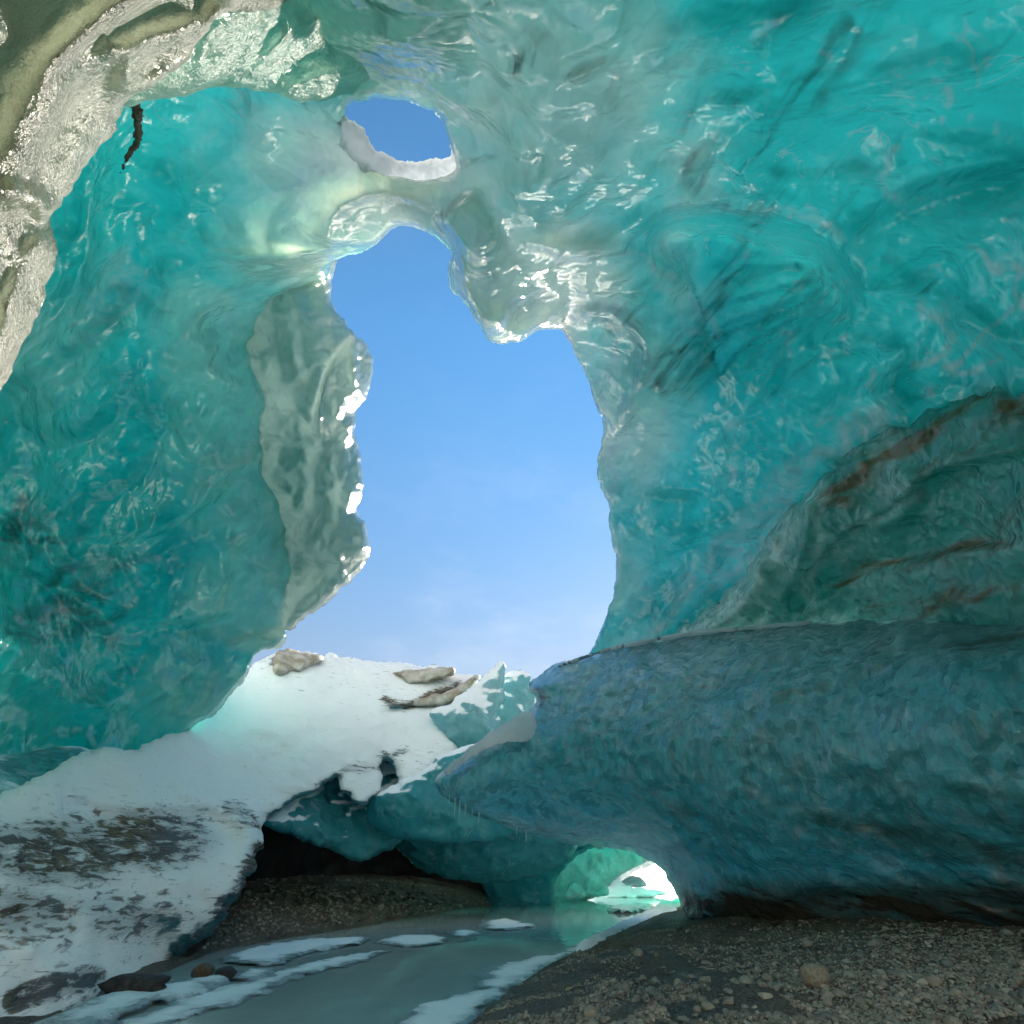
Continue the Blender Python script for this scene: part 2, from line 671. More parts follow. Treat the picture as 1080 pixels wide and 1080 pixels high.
    m.set(dif.inputs['Color'], m.mix(1.0, colr, colr) if dback == 1.0 else m.mix(1.0 - dback, colr, (0.0, 0.0, 0.0)))
    m.set(dif.inputs['Normal'], norm)
    tr = m.n('ShaderNodeBsdfTranslucent')
    m.set(tr.inputs['Color'], colr)
    m.set(tr.inputs['Normal'], norm)
    dfac = m.math('ADD', diff, m.math('MULTIPLY', fr2, fdiff))
    dfac = m.math('MINIMUM', m.math('ADD', dfac, m.math('MULTIPLY', dm, 0.5)), 1.0)
    body = m.mixsh(dfac, tr.outputs[0], dif.outputs[0])
    gl = m.n('ShaderNodeBsdfGlossy')
    gl.inputs['Roughness'].default_value = rough
    m.set(gl.inputs['Normal'], norm)
    fres = m.n('ShaderNodeFresnel')
    fres.inputs['IOR'].default_value = 1.33
    m.set(fres.inputs['Normal'], norm)
    # only the outer side of the surface shines
    geo = m.n('ShaderNodeNewGeometry')
    frontf = m.math('SUBTRACT', 1.0, geo.outputs['Backfacing'])
    gf = m.math('MULTIPLY', m.math('MULTIPLY', fres.outputs[0], spec), frontf)
    sh = m.mixsh(m.math('MINIMUM', gf, 0.55), body, gl.outputs[0])
    if snow:
        sn = m.n('ShaderNodeBsdfDiffuse')
        sn.inputs['Color'].default_value = (0.86, 0.88, 0.9, 1)
        m.set(sn.inputs['Normal'], m.bump(m.noise(14, 6, 0.7), 0.5, 0.03))
        sx = m.n('ShaderNodeSeparateXYZ')
        m.set(sx.inputs[0], geo.outputs['Normal'])
        k = m.math('ADD', sx.outputs[2], m.math('MULTIPLY', m.math('SUBTRACT', m.noise(1.3, 6, 0.65), 0.5), 0.7))
        sh = m.mixsh(m.ramp(k, snow, snow + 0.12), sh, sn.outputs[0])
    m.set(m.out.inputs['Surface'], sh)
    va = m.n('ShaderNodeVolumeAbsorption')
    va.inputs['Color'].default_value = (*absorb, 1)
    va.inputs['Density'].default_value = dens
    m.set(m.out.inputs['Volume'], va.outputs[0])
    back_mat(name, absorb, dens, (0.92, 0.94, 0.94))
    return m.m


def snow_bank_mat():
    """wind-packed snow over dirty rippled ice; the bare ice shows where the slope is steep"""
    m = NT('snow_over_dirty_ice')
    fa, da, ba = m.attr()
    geo = m.n('ShaderNodeNewGeometry')
    rw = m.n('ShaderNodeTexNoise')
    m.set(rw.inputs['Vector'], m.mapping((1.6, 1.6, 8.0), (0.10, -0.22, 0.2)))
    rw.inputs['Scale'].default_value = 1.7
    rw.inputs['Detail'].default_value = 6
    rw.inputs['Roughness'].default_value = 0.66
    rw.inputs['Distortion'].default_value = 0.5
    ripf = m.ramp(rw.outputs['Fac'], 0.3, 0.7)
    n1 = m.noise(0.7, 6, 0.6)
    n2 = m.noise(7.0, 5, 0.65, m.mapping((0.6, 0.6, 2.0)))
    k = m.math('ADD', da, m.math('ADD', m.math('MULTIPLY', m.math('SUBTRACT', n1, 0.5), 0.4), m.math('MULTIPLY', m.math('SUBTRACT', ripf, 0.5), 0.75)))
    k = m.math('ADD', k, m.math('MULTIPLY', m.math('SUBTRACT', n2, 0.5), 0.55))
    bare = m.ramp(k, 0.40, 0.72)
    dirtc = m.mix(m.ramp(n2, 0.3, 0.7), (0.09, 0.075, 0.055), (0.34, 0.28, 0.18))
    dirtc = m.mix(m.ramp(m.noise(0.35, 3), 0.45, 0.6), dirtc, (0.20, 0.22, 0.25))
    snowc = m.mix(n1, (0.86, 0.87, 0.89), (0.93, 0.93, 0.93))
    fl = m.math('MULTIPLY', m.ramp(m.voro(7.0, 'F1', m.mapping((0.7, 0.7, 2.2))), 0.05, 0.13, 1.0, 0.0), m.ramp(m.noise(0.9, 4), 0.46, 0.6, 0.0, 0.8))
    snowc = m.mix(fl, snowc, (0.22, 0.19, 0.16))
    colr = m.mix(bare, snowc, dirtc)
    nrm = m.bump(ripf, m.ramp(da, 0.2, 0.6, 0.22, 0.9), 0.10)
    nrm = m.bump(m.noise(4.0, 5, 0.6), 0.5, 0.06, nrm)
    nrm = m.bump(m.noise(30, 4, 0.7), 0.35, 0.015, nrm)
    dif = m.n('ShaderNodeBsdfDiffuse')
    m.set(dif.inputs['Color'], colr)
    m.set(dif.inputs['Normal'], nrm)
    dif.inputs['Roughness'].default_value = 0.6
    # clear blue ice where the mass is undercut
    tr = m.n('ShaderNodeBsdfTranslucent')
    tr.inputs['Color'].default_value = (0.35, 0.62, 0.7, 1)
    m.set(tr.inputs['Normal'], nrm)
    d2 = m.n('ShaderNodeBsdfDiffuse')
    d2.inputs['Color'].default_value = (0.10, 0.30, 0.36, 1)
    m.set(d2.inputs['Normal'], nrm)
    ice = m.mixsh(0.6, tr.outputs[0], d2.outputs[0])
    sx = m.n('ShaderNodeSeparateXYZ')
    m.set(sx.inputs[0], geo.outputs['Normal'])
    under = m.math('ADD', sx.outputs[2], m.math('MULTIPLY', m.math('SUBTRACT', n2, 0.5), 0.5))
    sh = m.mixsh(m.ramp(under, -0.5, -0.2), ice, dif.outputs[0])
    gl = m.n('ShaderNodeBsdfGlossy')
    gl.inputs['Roughness'].default_value = 0.3
    m.set(gl.inputs['Normal'], nrm)
    fr = m.n('ShaderNodeFresnel')
    fr.inputs['IOR'].default_value = 1.31
    m.set(fr.inputs['Normal'], nrm)
    sh = m.mixsh(m.math('MULTIPLY', fr.outputs[0], 0.4), sh, gl.outputs[0])
    m.set(m.out.inputs['Surface'], sh)
    return m.m


def simple_mat(name, c1, c2, scale=3.0, rough=0.8, bump=0.02, bscale=20.0, spec=0.3, spread=(0.35, 0.65)):
    m = NT(name)
    b = m.n('ShaderNodeBsdfPrincipled')
    m.set(b.inputs['Base Color'], m.mix(m.ramp(m.noise(scale, 6, 0.65), *spread), c1, c2))
    b.inputs['Roughness'].default_value = rough
    b.inputs['Specular IOR Level'].default_value = spec
    m.set(b.inputs['Normal'], m.bump(m.noise(bscale, 5, 0.65), 0.7, bump))
    m.set(m.out.inputs['Surface'], b.outputs[0])
    return m.m


def stone_mat(name):
    m = NT(name)
    oi = m.n('ShaderNodeObjectInfo')
    b = m.n('ShaderNodeBsdfPrincipled')
    rp = m.n('ShaderNodeValToRGB')
    cr = rp.color_ramp
    cols = [(0.0, (0.10, 0.10, 0.088)), (0.3, (0.21, 0.20, 0.16)), (0.55, (0.32, 0.28, 0.20)), (0.75, (0.15, 0.165, 0.15)), (1.0, (0.40, 0.37, 0.29))]
    cr.elements[0].position, cr.elements[0].color = cols[0][0], (*cols[0][1], 1)
    cr.elements[1].position, cr.elements[1].color = cols[-1][0], (*cols[-1][1], 1)
    for p, c in cols[1:-1]:
        e = cr.elements.new(p)
        e.color = (*c, 1)
    geo = m.n('ShaderNodeNewGeometry')
    m.set(rp.inputs[0], m.math('FRACT', m.math('ADD', oi.outputs['Random'], geo.outputs['Random Per Island'])))
    n = m.noise(9.0, 5, 0.65)
    m.set(b.inputs['Base Color'], m.mix(m.ramp(n, 0.4, 0.7, 0, 0.5), rp.outputs[0], (0.30, 0.28, 0.21)))
    b.inputs['Roughness'].default_value = 0.62
    b.inputs['Specular IOR Level'].default_value = 0.45
    m.set(b.inputs['Normal'], m.bump(m.noise(30, 5, 0.7), 0.5, 0.01))
    m.set(m.out.inputs['Surface'], b.outputs[0])
    return m.m


def ground_mat():
    m = NT('gravel_and_snow_ground')
    b = m.n('ShaderNodeBsdfPrincipled')
    n1 = m.noise(1.1, 6, 0.62)
    n2 = m.noise(16.0, 6, 0.7)
    c = m.mix(m.ramp(n1, 0.38, 0.62), (0.150, 0.118, 0.072), (0.26, 0.228, 0.158))
    c = m.mix(m.ramp(n2, 0.5, 0.75, 0, 0.8), c, (0.30, 0.28, 0.21))
    v = m.voro(34.0, 'F1')
    c = m.mix(m.ramp(v, 0.2, 0.5, 0.0, 0.6), c, (0.035, 0.033, 0.028))
    # open snow beyond the tunnel
    sx = m.n('ShaderNodeSeparateXYZ')
    m.set(sx.inputs[0], m.co)
    far = m.ramp(m.math('ADD', sx.outputs[1], m.math('MULTIPLY', m.math('SUBTRACT', n1, 0.5), 6.0)), 24.0, 29.0)
    c = m.mix(far, c, (0.86, 0.87, 0.88))
    m.set(b.inputs['Base Color'], c)
    m.set(b.inputs['Roughness'], m.ramp(n1, 0.35, 0.6, 0.42, 0.8))
    b.inputs['Specular IOR Level'].default_value = 0.4
    nrm = m.bump(n2, 0.8, 0.05)
    nrm = m.bump(v, 0.7, 0.03, nrm)
    m.set(b.inputs['Normal'], nrm)
    m.set(m.out.inputs['Surface'], b.outputs[0])
    return m.m


def water_mat():
    m = NT('milky_melt_water')
    b = m.n('ShaderNodeBsdfPrincipled')
    n1 = m.noise(0.5, 5, 0.6, m.mapping((1.4, 0.5, 1)))
    m.set(b.inputs['Base Color'], m.mix(m.ramp(n1, 0.4, 0.65), (0.38, 0.44, 0.43), (0.46, 0.52, 0.50)))
    b.inputs['Roughness'].default_value = 0.06
    b.inputs['IOR'].default_value = 1.33
    nrm = m.bump(m.noise(2.0, 3, 0.5, m.mapping((1.6, 0.7, 1))), 0.10, 0.06)
    m.set(b.inputs['Normal'], nrm)
    m.set(m.out.inputs['Surface'], b.outputs[0])
    return m.m


M_wall = ice_mat('turquoise_ice', absorb=(0.45, 0.925, 0.905), dens=0.9, diff=0.08, tint=(0.09, 0.90, 0.87), frost=0.22, dirt=0.25, rough=0.05, spec=2.6, vein_glint=0.4, dback=0.5, grain=0.14, gscale=2.6, fine=0.22, scratch=0.0, speck=0.8, fdiff=0.22, bub=(0.97, 0.95, 0.82))
M_pale = ice_mat('pale_rim_ice', absorb=(0.85, 0.93, 0.92), dens=0.45, diff=0.16, tint=(0.86, 0.95, 0.90), varc=(0.82, 0.86, 0.84), frost=0.25, rough=0.14, gran=0.15, spec=1.8, vein_glint=0.0, dback=0.7, fine=0.6)
M_over = ice_mat('granular_grey_ice', absorb=(0.92, 0.93, 0.88), dens=0.5, diff=0.30, dback=0.09, tint=(0.58, 0.61, 0.52), varc=(0.66, 0.69, 0.65), frost=0.03, dirt=0.30, vein_glint=0.0, rough=0.22, gran=0.4, spec=0.6, grain=0.2, gscale=9.0)
M_brow = ice_mat('brow_ice', absorb=(0.7, 0.93, 0.90), dens=0.6, diff=0.12, dback=0.08, tint=(0.50, 0.74, 0.66), frost=0.03, dirt=0.2, vein_glint=0.0, rough=0.2, gran=0.2, spec=0.3, grain=0.2, gscale=8.0, bub=(0.80, 0.86, 0.76))
M_band = ice_mat('dirt_banded_ice', absorb=(0.2, 0.90, 0.85), dens=0.9, diff=0.25, tint=(0.42, 0.74, 0.70), frost=0.4, dirt=0.95, layer=(0.25, -0.1, 1.0, 2.6), dirt_col=(0.27, 0.20, 0.115), vein_glint=0.5, grain=0.4, gscale=7.0, scratch=0.6, spec=2.2, rough=0.07, fine=0.6, fdiff=0.5)
M_ledge = ice_mat('deep_blue_ice', absorb=(0.2, 0.90, 0.92), dens=0.5, diff=0.24, tint=(0.30, 0.84, 0.86), gb=0.35, fdiff=0.3, frost=0.8, dirt=0.4, stretch=((1.6, 1.6, 0.35), (0.35, 0.7, 0.0)), flute=0.02, rough=0.08, gran=0.06, streak=0.25, vein_glint=0.15, spec=2.6, grain=0.55, gscale=7.0, scratch=0.9, fine=1.0, layer=(0.1, 0.0, 1.0, 2.0), snow=0.9, dirt_col=(0.075, 0.062, 0.045), speck=0.9, bub=(0.55, 0.66, 0.64))
M_shelf = ice_mat('teal_shelf_ice', absorb=(0.05, 0.90, 0.90), dens=0.8, diff=0.45, tint=(0.10, 0.50, 0.56), frost=0.08, dirt=0.1, snow=0.6, vein_glint=0.2)
M_serac = ice_mat('serac_ice', absorb=(0.2, 0.85, 0.9), dens=0.8, diff=0.45, tint=(0.42, 0.70, 0.74), frost=0.3, dirt=0.2, snow=0.3)
M_tunnel = ice_mat('green_tunnel_ice', absorb=(0.1, 0.95, 0.85), dens=0.7, diff=0.4, tint=(0.74, 0.87, 0.86), frost=0.8, grain=0.5, gscale=1.6, vein_glint=0.6)
M_bank = snow_bank_mat()
M_snow = simple_mat('fresh_snow', (0.80, 0.82, 0.86), (0.90, 0.91, 0.92), 2.0, 0.75, 0.02, 18)
def glow_snow():
    m = NT('loose_rim_snow')
    c = m.mix(m.noise(3.0, 5, 0.6), (0.80, 0.83, 0.86), (0.92, 0.93, 0.94))
    nrm = m.bump(m.noise(9, 5, 0.65), 0.6, 0.05)
    d = m.n('ShaderNodeBsdfDiffuse')
    t = m.n('ShaderNodeBsdfTranslucent')
    for q in (d, t):
        m.set(q.inputs['Color'], c)
        m.set(q.inputs['Normal'], nrm)
    m.set(m.out.inputs['Surface'], m.mixsh(0.65, d.outputs[0], t.outputs[0]))
    return m.m


M_glowsnow = glow_snow()
M_dark = simple_mat('black_cave_shade', (0.012, 0.014, 0.016), (0.035, 0.035, 0.034), 1.5, 0.6, 0.05, 4)  # near-black colour paints in the darkness of the cave interior
M_strata = simple_mat('dirty_layered_ice', (0.30, 0.25, 0.17), (0.55, 0.52, 0.46), 2.5, 0.7, 0.06, 6)
M_stone = stone_mat('river_stones')
M_tan = simple_mat('pale_tan_stone', (0.20, 0.175, 0.12), (0.31, 0.28, 0.21), 6, 0.6, 0.01, 30)
M_brownrock = simple_mat('brown_rock', (0.09, 0.07, 0.045), (0.17, 0.13, 0.085), 6, 0.6, 0.02, 25)
M_blackrock = simple_mat('black_rock', (0.02, 0.02, 0.022), (0.06, 0.06, 0.06), 6, 0.5, 0.02, 25)
M_ground = ground_mat()
M_water = water_mat()


def stroke(U, pts, wd, jitter=0.0, seed=0):
    q = U
    if jitter:
        q = U + jitter * np.c_[noise3(np.c_[U / 25.0, np.full(len(U), 1.5)], seed), noise3(np.c_[U / 25.0, np.full(len(U), 7.5)], seed + 1)]
    d, _, par = seg_dist(q, spline(pts, 5))
    fade = np.clip(np.minimum(par, 1 - par) / 0.1, 0, 1)
    return np.exp(-(d / wd) ** 2) * fade


def blob(U, cx, cy, rx, ry):
    return np.exp(-(((U[:, 0] - cx) / rx) ** 2 + ((U[:, 1] - cy) / ry) ** 2))


# ------------------------------------------------------------------ ground, river
GR = [ground_pt(*p) for p in ((430, 1160), (500, 1078), (530, 1052), (578, 1020), (640, 988), (690, 966), (722, 950), (735, 938))]
GL = [ground_pt(*p) for p in ((700, 928), (640, 934), (585, 945), (545, 951), (470, 962), (380, 978), (300, 990), (225, 1003), (150, 1035), (40, 1075), (-80, 1130))]
river_poly = np.array([g[:2] for g in GR] + [(9.0, 44.0), (3.0, 46.0)] + [g[:2] for g in GL] + [(-4.0, 2.0), (-1.0, 2.5)])


def ground_z(xy):
    d = -poly_sdf(xy, river_poly)
    z = np.where(d > 0, 0.03 + 0.62 * (1 - np.exp(-np.maximum(d, 0) / 3.2)), np.maximum(d * 0.35, -0.35))
    # flat wet shore first, then the bank swells
    p3 = np.c_[xy, np.zeros(len(xy))]
    z = z + 0.10 * fbm(p3 * 0.45, 4, 11) * np.clip(d / 1.0, 0, 1) + 0.025 * fbm(p3 * 2.6, 4, 12) * np.clip(d / 0.3, 0.15, 1)
    left = (xy[:, 0] < 1.0) & (d > 0)
    z = z + np.where(left, 0.25 * np.clip(d / 3.0, 0, 1), 0)
    far = np.clip((xy[:, 1] - 55.0) / 60.0, 0, 6)
    z = z + far * 2.6 + 1.6 * far * noise3(p3 * 0.02, 5)
    return z


def axis_far(lo, hi, step, a, b):
    c = list(np.arange(a, b + step, step))
    s, x = step, c[-1]
    while x < hi:
        s *= 1.22
        x += s
        c.append(x)
    s, x = step, c[0]
    while x > lo:
        s *= 1.22
        x -= s
        c.insert(0, x)
    return np.array(c)


gx, gy = axis_far(-900, 900, 0.11, -9, 11), axis_far(-60, 1800, 0.11, 2.5, 22)
X, Y = np.meshgrid(gx, gy)
XY = np.c_[X.ravel(), Y.ravel()]
Z = ground_z(XY)
idx = np.arange(len(XY)).reshape(len(gy), len(gx))
Q = np.stack([idx[:-1, :-1], idx[:-1, 1:], idx[1:, 1:], idx[1:, :-1]], -1).reshape(-1, 4)
o = link_mesh('ground', np.c_[XY, Z], Q, M_ground)
tag(o, 'brown gravel ground with a wet shore along the river', 'ground', kind='structure')
o = link_mesh('river', [(-16, -2, 0), (16, -2, 0), (16, 52, 0), (-16, 52, 0)], [(0, 1, 2, 3)], M_water)
tag(o, 'milky grey green glacier river running out under the ice', 'river', kind='structure')

# ------------------------------------------------------------------ the great ice vault
hole = [(366, 118), (388, 108), (420, 105), (448, 112), (468, 128), (477, 158), (478, 180), (455, 188), (420, 187), (392, 173), (372, 147)]
vault_out = [(-650, -650), (540, -700), (1700, -650), (1750, 100), (1750, 730), (1200, 730), (720, 725), (612, 740), (615, 705), (628, 678), (641, 640),
             (649, 600), (644, 562), (634, 515), (632, 480), (638, 452), (618, 402), (596, 354), (572, 350), (545, 362), (520, 362), (506, 346), (490, 318),
             (476, 296), (473, 264), (452, 246), (424, 236), (406, 250), (388, 267), (353, 272), (343, 288), (344, 330), (362, 360), (380, 392), (372, 420),
             (362, 450), (366, 500), (372, 540), (378, 578), (366, 600), (336, 636), (303, 658), (297, 682), (270, 690), (262, 714), (232, 745), (204, 766),
             (184, 790), (150, 840), (0, 880), (-300, 920), (-700, 940), (-760, 200)]
vault_c = [(-600, -600, 4.8), (540, -600, 4.8), (1650, -600, 5), (1650, 200, 6), (1650, 760, 7.5), (-600, 200, 7), (-600, 850, 8),
           (0, 0, 8), (300, -40, 7.6), (300, 40, 8.6), (420, 40, 7.6), (540, 0, 6.8), (800, 0, 6.8), (1080, 0, 7),
           (130, 130, 10.6), (230, 130, 10.6), (60, 300, 10.8), (0, 450, 10.8), (0, 650, 11.2), (0, 820, 12.2), (100, 800, 13.6),
           (130, 300, 12), (130, 500, 12.6), (130, 680, 13.4), (200, 300, 12.2), (240, 420, 13.6), (250, 560, 14.2), (220, 700, 14.8),
           (330, 200, 10.6), (400, 215, 10.2), (300, 270, 11.4), (350, 262, 10.9), (300, 320, 13.8), (350, 310, 14.6), (385, 400, 15), (375, 500, 15.4), (385, 580, 15.6), (300, 650, 15.6),
           (365, 115, 9.0), (420, 100, 8.5), (480, 150, 8.9), (420, 186, 9.6),
           (470, 240, 10), (500, 250, 9.6), (518, 350, 10.3), (560, 290, 10.5), (592, 345, 11.8), (560, 345, 11.0), (632, 440, 13.6), (640, 600, 15.5), (620, 690, 16),
           (600, 200, 9.0), (700, 120, 8.0), (800, 160, 8.4), (650, 280, 10.5), (700, 225, 9.7), (760, 300, 11.3), (810, 350, 11.6), (700, 400, 12.8), (700, 500, 14),
           (690, 600, 15), (740, 660, 14.8), (880, 230, 9.2), (930, 300, 9.5), (940, 380, 10.2), (850, 450, 12), (780, 560, 13.8), (1000, 250, 8.6), (1080, 180, 7.9),
           (1080, 400, 9.2), (980, 430, 10.6), (1080, 640, 10.6), (900, 600, 13.0), (900, 740, 13.5)]
vault_f = [('step', [(640, 262), (690, 222), (740, 212), (800, 222), (850, 236), (890, 262), (915, 300), (930, 345)], 2.3, 150, 42),
           ('ridge', [(470, 215), (497, 250), (508, 300), (520, 360)], 0.7, 22),
           ('ridge', [(535, 255), (600, 262), (680, 270), (740, 310)], 0.35, 12),
           ('step', [(1300, 190), (1120, 195), (1000, 210), (950, 235), (900, 270), (905, 305)], 1.0, 160, 40),
           ('step', [(1000, 250), (1025, 300), (1010, 350), (970, 400), (900, 430), (840, 470)], 0.8, 140, 40),
           ('step', [(640, 640), (690, 590), (740, 560), (790, 560), (820, 520)], 0.7, 40, 14),
           ('step', [(690, 680), (720, 630), (760, 590), (790, 560)], 0.6, 30, 14),
           ('ridge', [(600, 340), (640, 330), (680, 360), (670, 420), (640, 470)], 0.35, 9),
           ('ridge', [(575, 265), (560, 180), (580, 80), (640, -20)], 0.3, 40),
           ('step', [(500, 0), (540, 90), (590, 150), (570, 210)], 0.35, 60, 20),
           ('step', [(60, 250), (120, 270), (150, 300), (110, 360), (60, 400), (0, 430), (-60, 450)], 0.6, 80, 40),
           ('step', [(190, 340), (240, 300), (300, 285), (350, 274)], 0.4, 60, 26),
           ('step', [(0, 520), (60, 600), (160, 650), (260, 640)], 0.5, 60, 14),
           ('step', [(60, 560), (140, 560), (230, 520), (290, 450)], 0.35, 60, 14),
           ('ridge', [(205, 770), (230, 735), (262, 700), (298, 670)], 0.3, 12)]


def vault_paint(U, W):
    n = len(U)
    fr = np.zeros(n)
    for pts, wd, a in (([(700, 218), (740, 211), (800, 220), (850, 234), (890, 260)], 5, 0.5),
                       ([(600, 335), (640, 328), (680, 360), (672, 420), (642, 470), (650, 540)], 6, 1.0),
                       ([(610, 300), (640, 340), (650, 400)], 4, 0.8), ([(690, 290), (720, 330), (740, 350)], 4, 0.7),
                       ([(470, 215), (497, 250), (508, 300), (520, 360)], 8, 0.9),
                       ([(640, 270), (700, 290), (740, 330), (760, 360)], 4, 0.7),
                       ([(860, 470), (800, 540), (740, 600), (700, 660), (640, 690)], 13, 1.0),
                       ([(940, 430), (880, 470), (830, 520), (790, 580), (730, 640)], 12, 1.0),
                       ([(820, 500), (800, 560), (790, 620)], 7, 0.9),
                       ([(70, 380), (100, 340), (120, 300), (140, 270)], 18, 0.8), ([(80, 360), (130, 330), (150, 300)], 6, 0.8),
                       ([(280, 215), (305, 195), (340, 180)], 4, 0.8), ([(300, 230), (330, 215)], 4, 0.6),
                       ([(1020, 260), (1080, 300), (1040, 350), (1000, 390), (1070, 380)], 4, 0.9), ([(960, 330), (1000, 345), (990, 380), (960, 390)], 4, 0.8),
                       ([(940, 150), (930, 190), (950, 220)], 7, 0.6)):
        fr = np.maximum(fr, a * stroke(U, pts, wd, 16, 3))
    rc = np.random.default_rng(21)
    for k in range(90):  # short white curls painted as glints on the ripples
        if k < 60:
            cx, cy = rc.uniform(620, 1080), rc.uniform(60, 640)
            if cx + cy < 820 or cx + 1.25 * cy > 1560:
                continue
        else:
            cx, cy = rc.uniform(0, 260), rc.uniform(330, 760)
        a0, L, kv = rc.uniform(-1.4, 0.6), rc.uniform(8, 30), rc.uniform(-2.4, 2.4)
        pts = [(cx, cy)]
        for q_ in range(4):
            a0 += kv * 0.3
            pts.append((pts[-1][0] + L / 4 * math.cos(a0), pts[-1][1] + L / 4 * math.sin(a0)))
        near = (np.abs(U[:, 0] - cx) < 60) & (np.abs(U[:, 1] - cy) < 60)
        if near.any():
            fr[near] = np.maximum(fr[near], rc.uniform(0.35, 0.9) * stroke(U[near], pts, rc.uniform(2.0, 3.6), 8, 3))
    fr = np.maximum(fr, 0.4 * blob(U, 600, 120, 70, 120))
    fr = np.maximum(fr, 0.5 * blob(U, 40, 380, 60, 70))
    fr = np.maximum(fr, 0.5 * stroke(U, [(240, 300), (235, 360), (258, 420), (255, 500), (280, 580), (285, 660)], 34, 10, 5))
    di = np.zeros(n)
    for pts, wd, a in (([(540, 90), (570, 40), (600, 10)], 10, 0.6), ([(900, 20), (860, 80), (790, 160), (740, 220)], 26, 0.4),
                       ([(820, 20), (760, 90), (700, 200)], 18, 0.35), ([(815, 232), (780, 290), (745, 350), (690, 420)], 20, 0.5), ([(1080, 230), (1010, 270), (960, 300)], 12, 0.55),  # alcove streak: sediment, also painting in the shade of its recess
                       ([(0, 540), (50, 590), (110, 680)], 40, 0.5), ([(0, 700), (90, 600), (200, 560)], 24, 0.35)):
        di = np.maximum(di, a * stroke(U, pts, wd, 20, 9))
    # bubbly white ice round the openings, clear ice elsewhere
    bu = np.zeros(n)
    for x, y, rx, ry, a in ((410, 190, 190, 100, 1.0), (560, 290, 120, 110, 1.0), (570, 90, 170, 150, 0.95), (660, 430, 80, 130, 0.85), (700, 170, 110, 90, 0.45), (660, 620, 60, 120, 0.55), (290, 260, 110, 70, 0.85),
                            (215, 730, 80, 60, 0.7), (40, 370, 70, 80, 0.6), (450, 30, 170, 100, 0.95), (700, 300, 90, 80, 0.45)):
        bu = np.maximum(bu, a * blob(U, x, y, rx, ry))
    bu = np.maximum(bu, 1.0 * stroke(U, [(240, 280), (225, 360), (250, 420), (248, 500), (270, 580), (262, 640), (240, 700)], 72, 14, 5))
    bu = bu * (1 + 0.35 * fbm(np.c_[U / 90.0, np.zeros(n)], 4, 44))
    return fr, di, bu


def vault_thick(U):
    t = 1.2 + 4.6 * np.clip((330 - U[:, 0]) / 300, 0, 1) * np.clip((U[:, 1] - 60) / 200, 0, 1)
    t = t - 1.15 * blob(U, 390, 210, 150, 100) - 1.05 * blob(U, 570, 270, 120, 150) + 0.9 * blob(U, 790, 280, 60, 55) - 0.5 * blob(U, 640, 420, 70, 90) - 0.4 * blob(U, 560, 80, 120, 100)
    return np.maximum(t, 0.18)


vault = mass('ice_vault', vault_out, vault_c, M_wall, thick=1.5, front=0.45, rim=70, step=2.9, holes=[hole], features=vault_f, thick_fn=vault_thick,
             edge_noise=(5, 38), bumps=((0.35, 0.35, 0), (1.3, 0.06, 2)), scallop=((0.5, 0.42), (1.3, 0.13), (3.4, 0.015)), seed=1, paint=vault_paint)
tag(vault, 'huge translucent turquoise ice vault arching overhead with a round skylight hole', 'ice vault')
rimsnow = mass('snow_rim', [(358, 112), (367, 118), (388, 147), (412, 164), (440, 170), (470, 164), (478, 152), (492, 170), (484, 196), (455, 204), (416, 202), (384, 186), (362, 152)],
               [(364, 116, 9.6), (420, 176, 10.1), (480, 170, 9.9), (392, 160, 9.9), (420, 200, 10.4)], M_glowsnow, thick=0.12, front=0.1, rim=8, step=2.0,
               edge_noise=(5.0, 18), bumps=((2.0, 0.12, 0), (6, 0.04, 1)), parent=vault, seed=3)

# pale pillar hanging at the left of the opening
pil = [(354, 272), (349, 296), (354, 325), (372, 350), (388, 368), (393, 392), (388, 420), (374, 438), (378, 478), (383, 515), (377, 540), (390, 565), (391, 582), (380, 602),
       (348, 634), (322, 652), (304, 664), (296, 660), (300, 620), (290, 580), (285, 540), (262, 500), (268, 450), (276, 420), (256, 380), (240, 345), (250, 318), (284, 299), (322, 284)]
pil_c = [(350, 285, 13.6), (300, 310, 13.5), (245, 345, 14.0), (385, 390, 14.0), (350, 400, 13.7), (295, 400, 13.8), (375, 440, 14.5), (320, 470, 14.0), (275, 460, 14.4), (380, 530, 14.6),
         (390, 575, 14.9), (330, 560, 14.3), (355, 365, 13.9), (362, 395, 13.6), (300, 350, 13.2), (330, 330, 13.9), (320, 440, 13.6), (350, 470, 14.5), (290, 560, 14.9), (300, 655, 15.0), (345, 630, 14.9), (312, 610, 15.1)]
pil_f = [('step', [(325, 470), (333, 420), (345, 385), (372, 352), (390, 360)], -0.55, 60, 6), ('ridge', [(255, 330), (290, 360), (300, 400), (330, 430)], 0.2, 10),
         ('ridge', [(335, 420), (338, 470), (330, 540), (300, 600)], 0.3, 9), ('ridge', [(376, 440), (360, 490), (372, 540)], 0.25, 8),
         ('step', [(300, 560), (330, 590), (360, 590), (390, 580)], 0.3, 30, 6)]
o = mass('ice_pillar', pil, pil_c, M_pale, thick=0.8, front=0.7, rim=26, step=2.6, features=pil_f, edge_noise=(3.5, 18), bumps=((0.8, 0.14, 0), (3, 0.05, 1)),
         scallop=((1.0, 0.26), (2.6, 0.08)), seed=4)
tag(o, 'pale grey knobbly ice pillar lining the left edge of the sky opening', 'ice pillar')

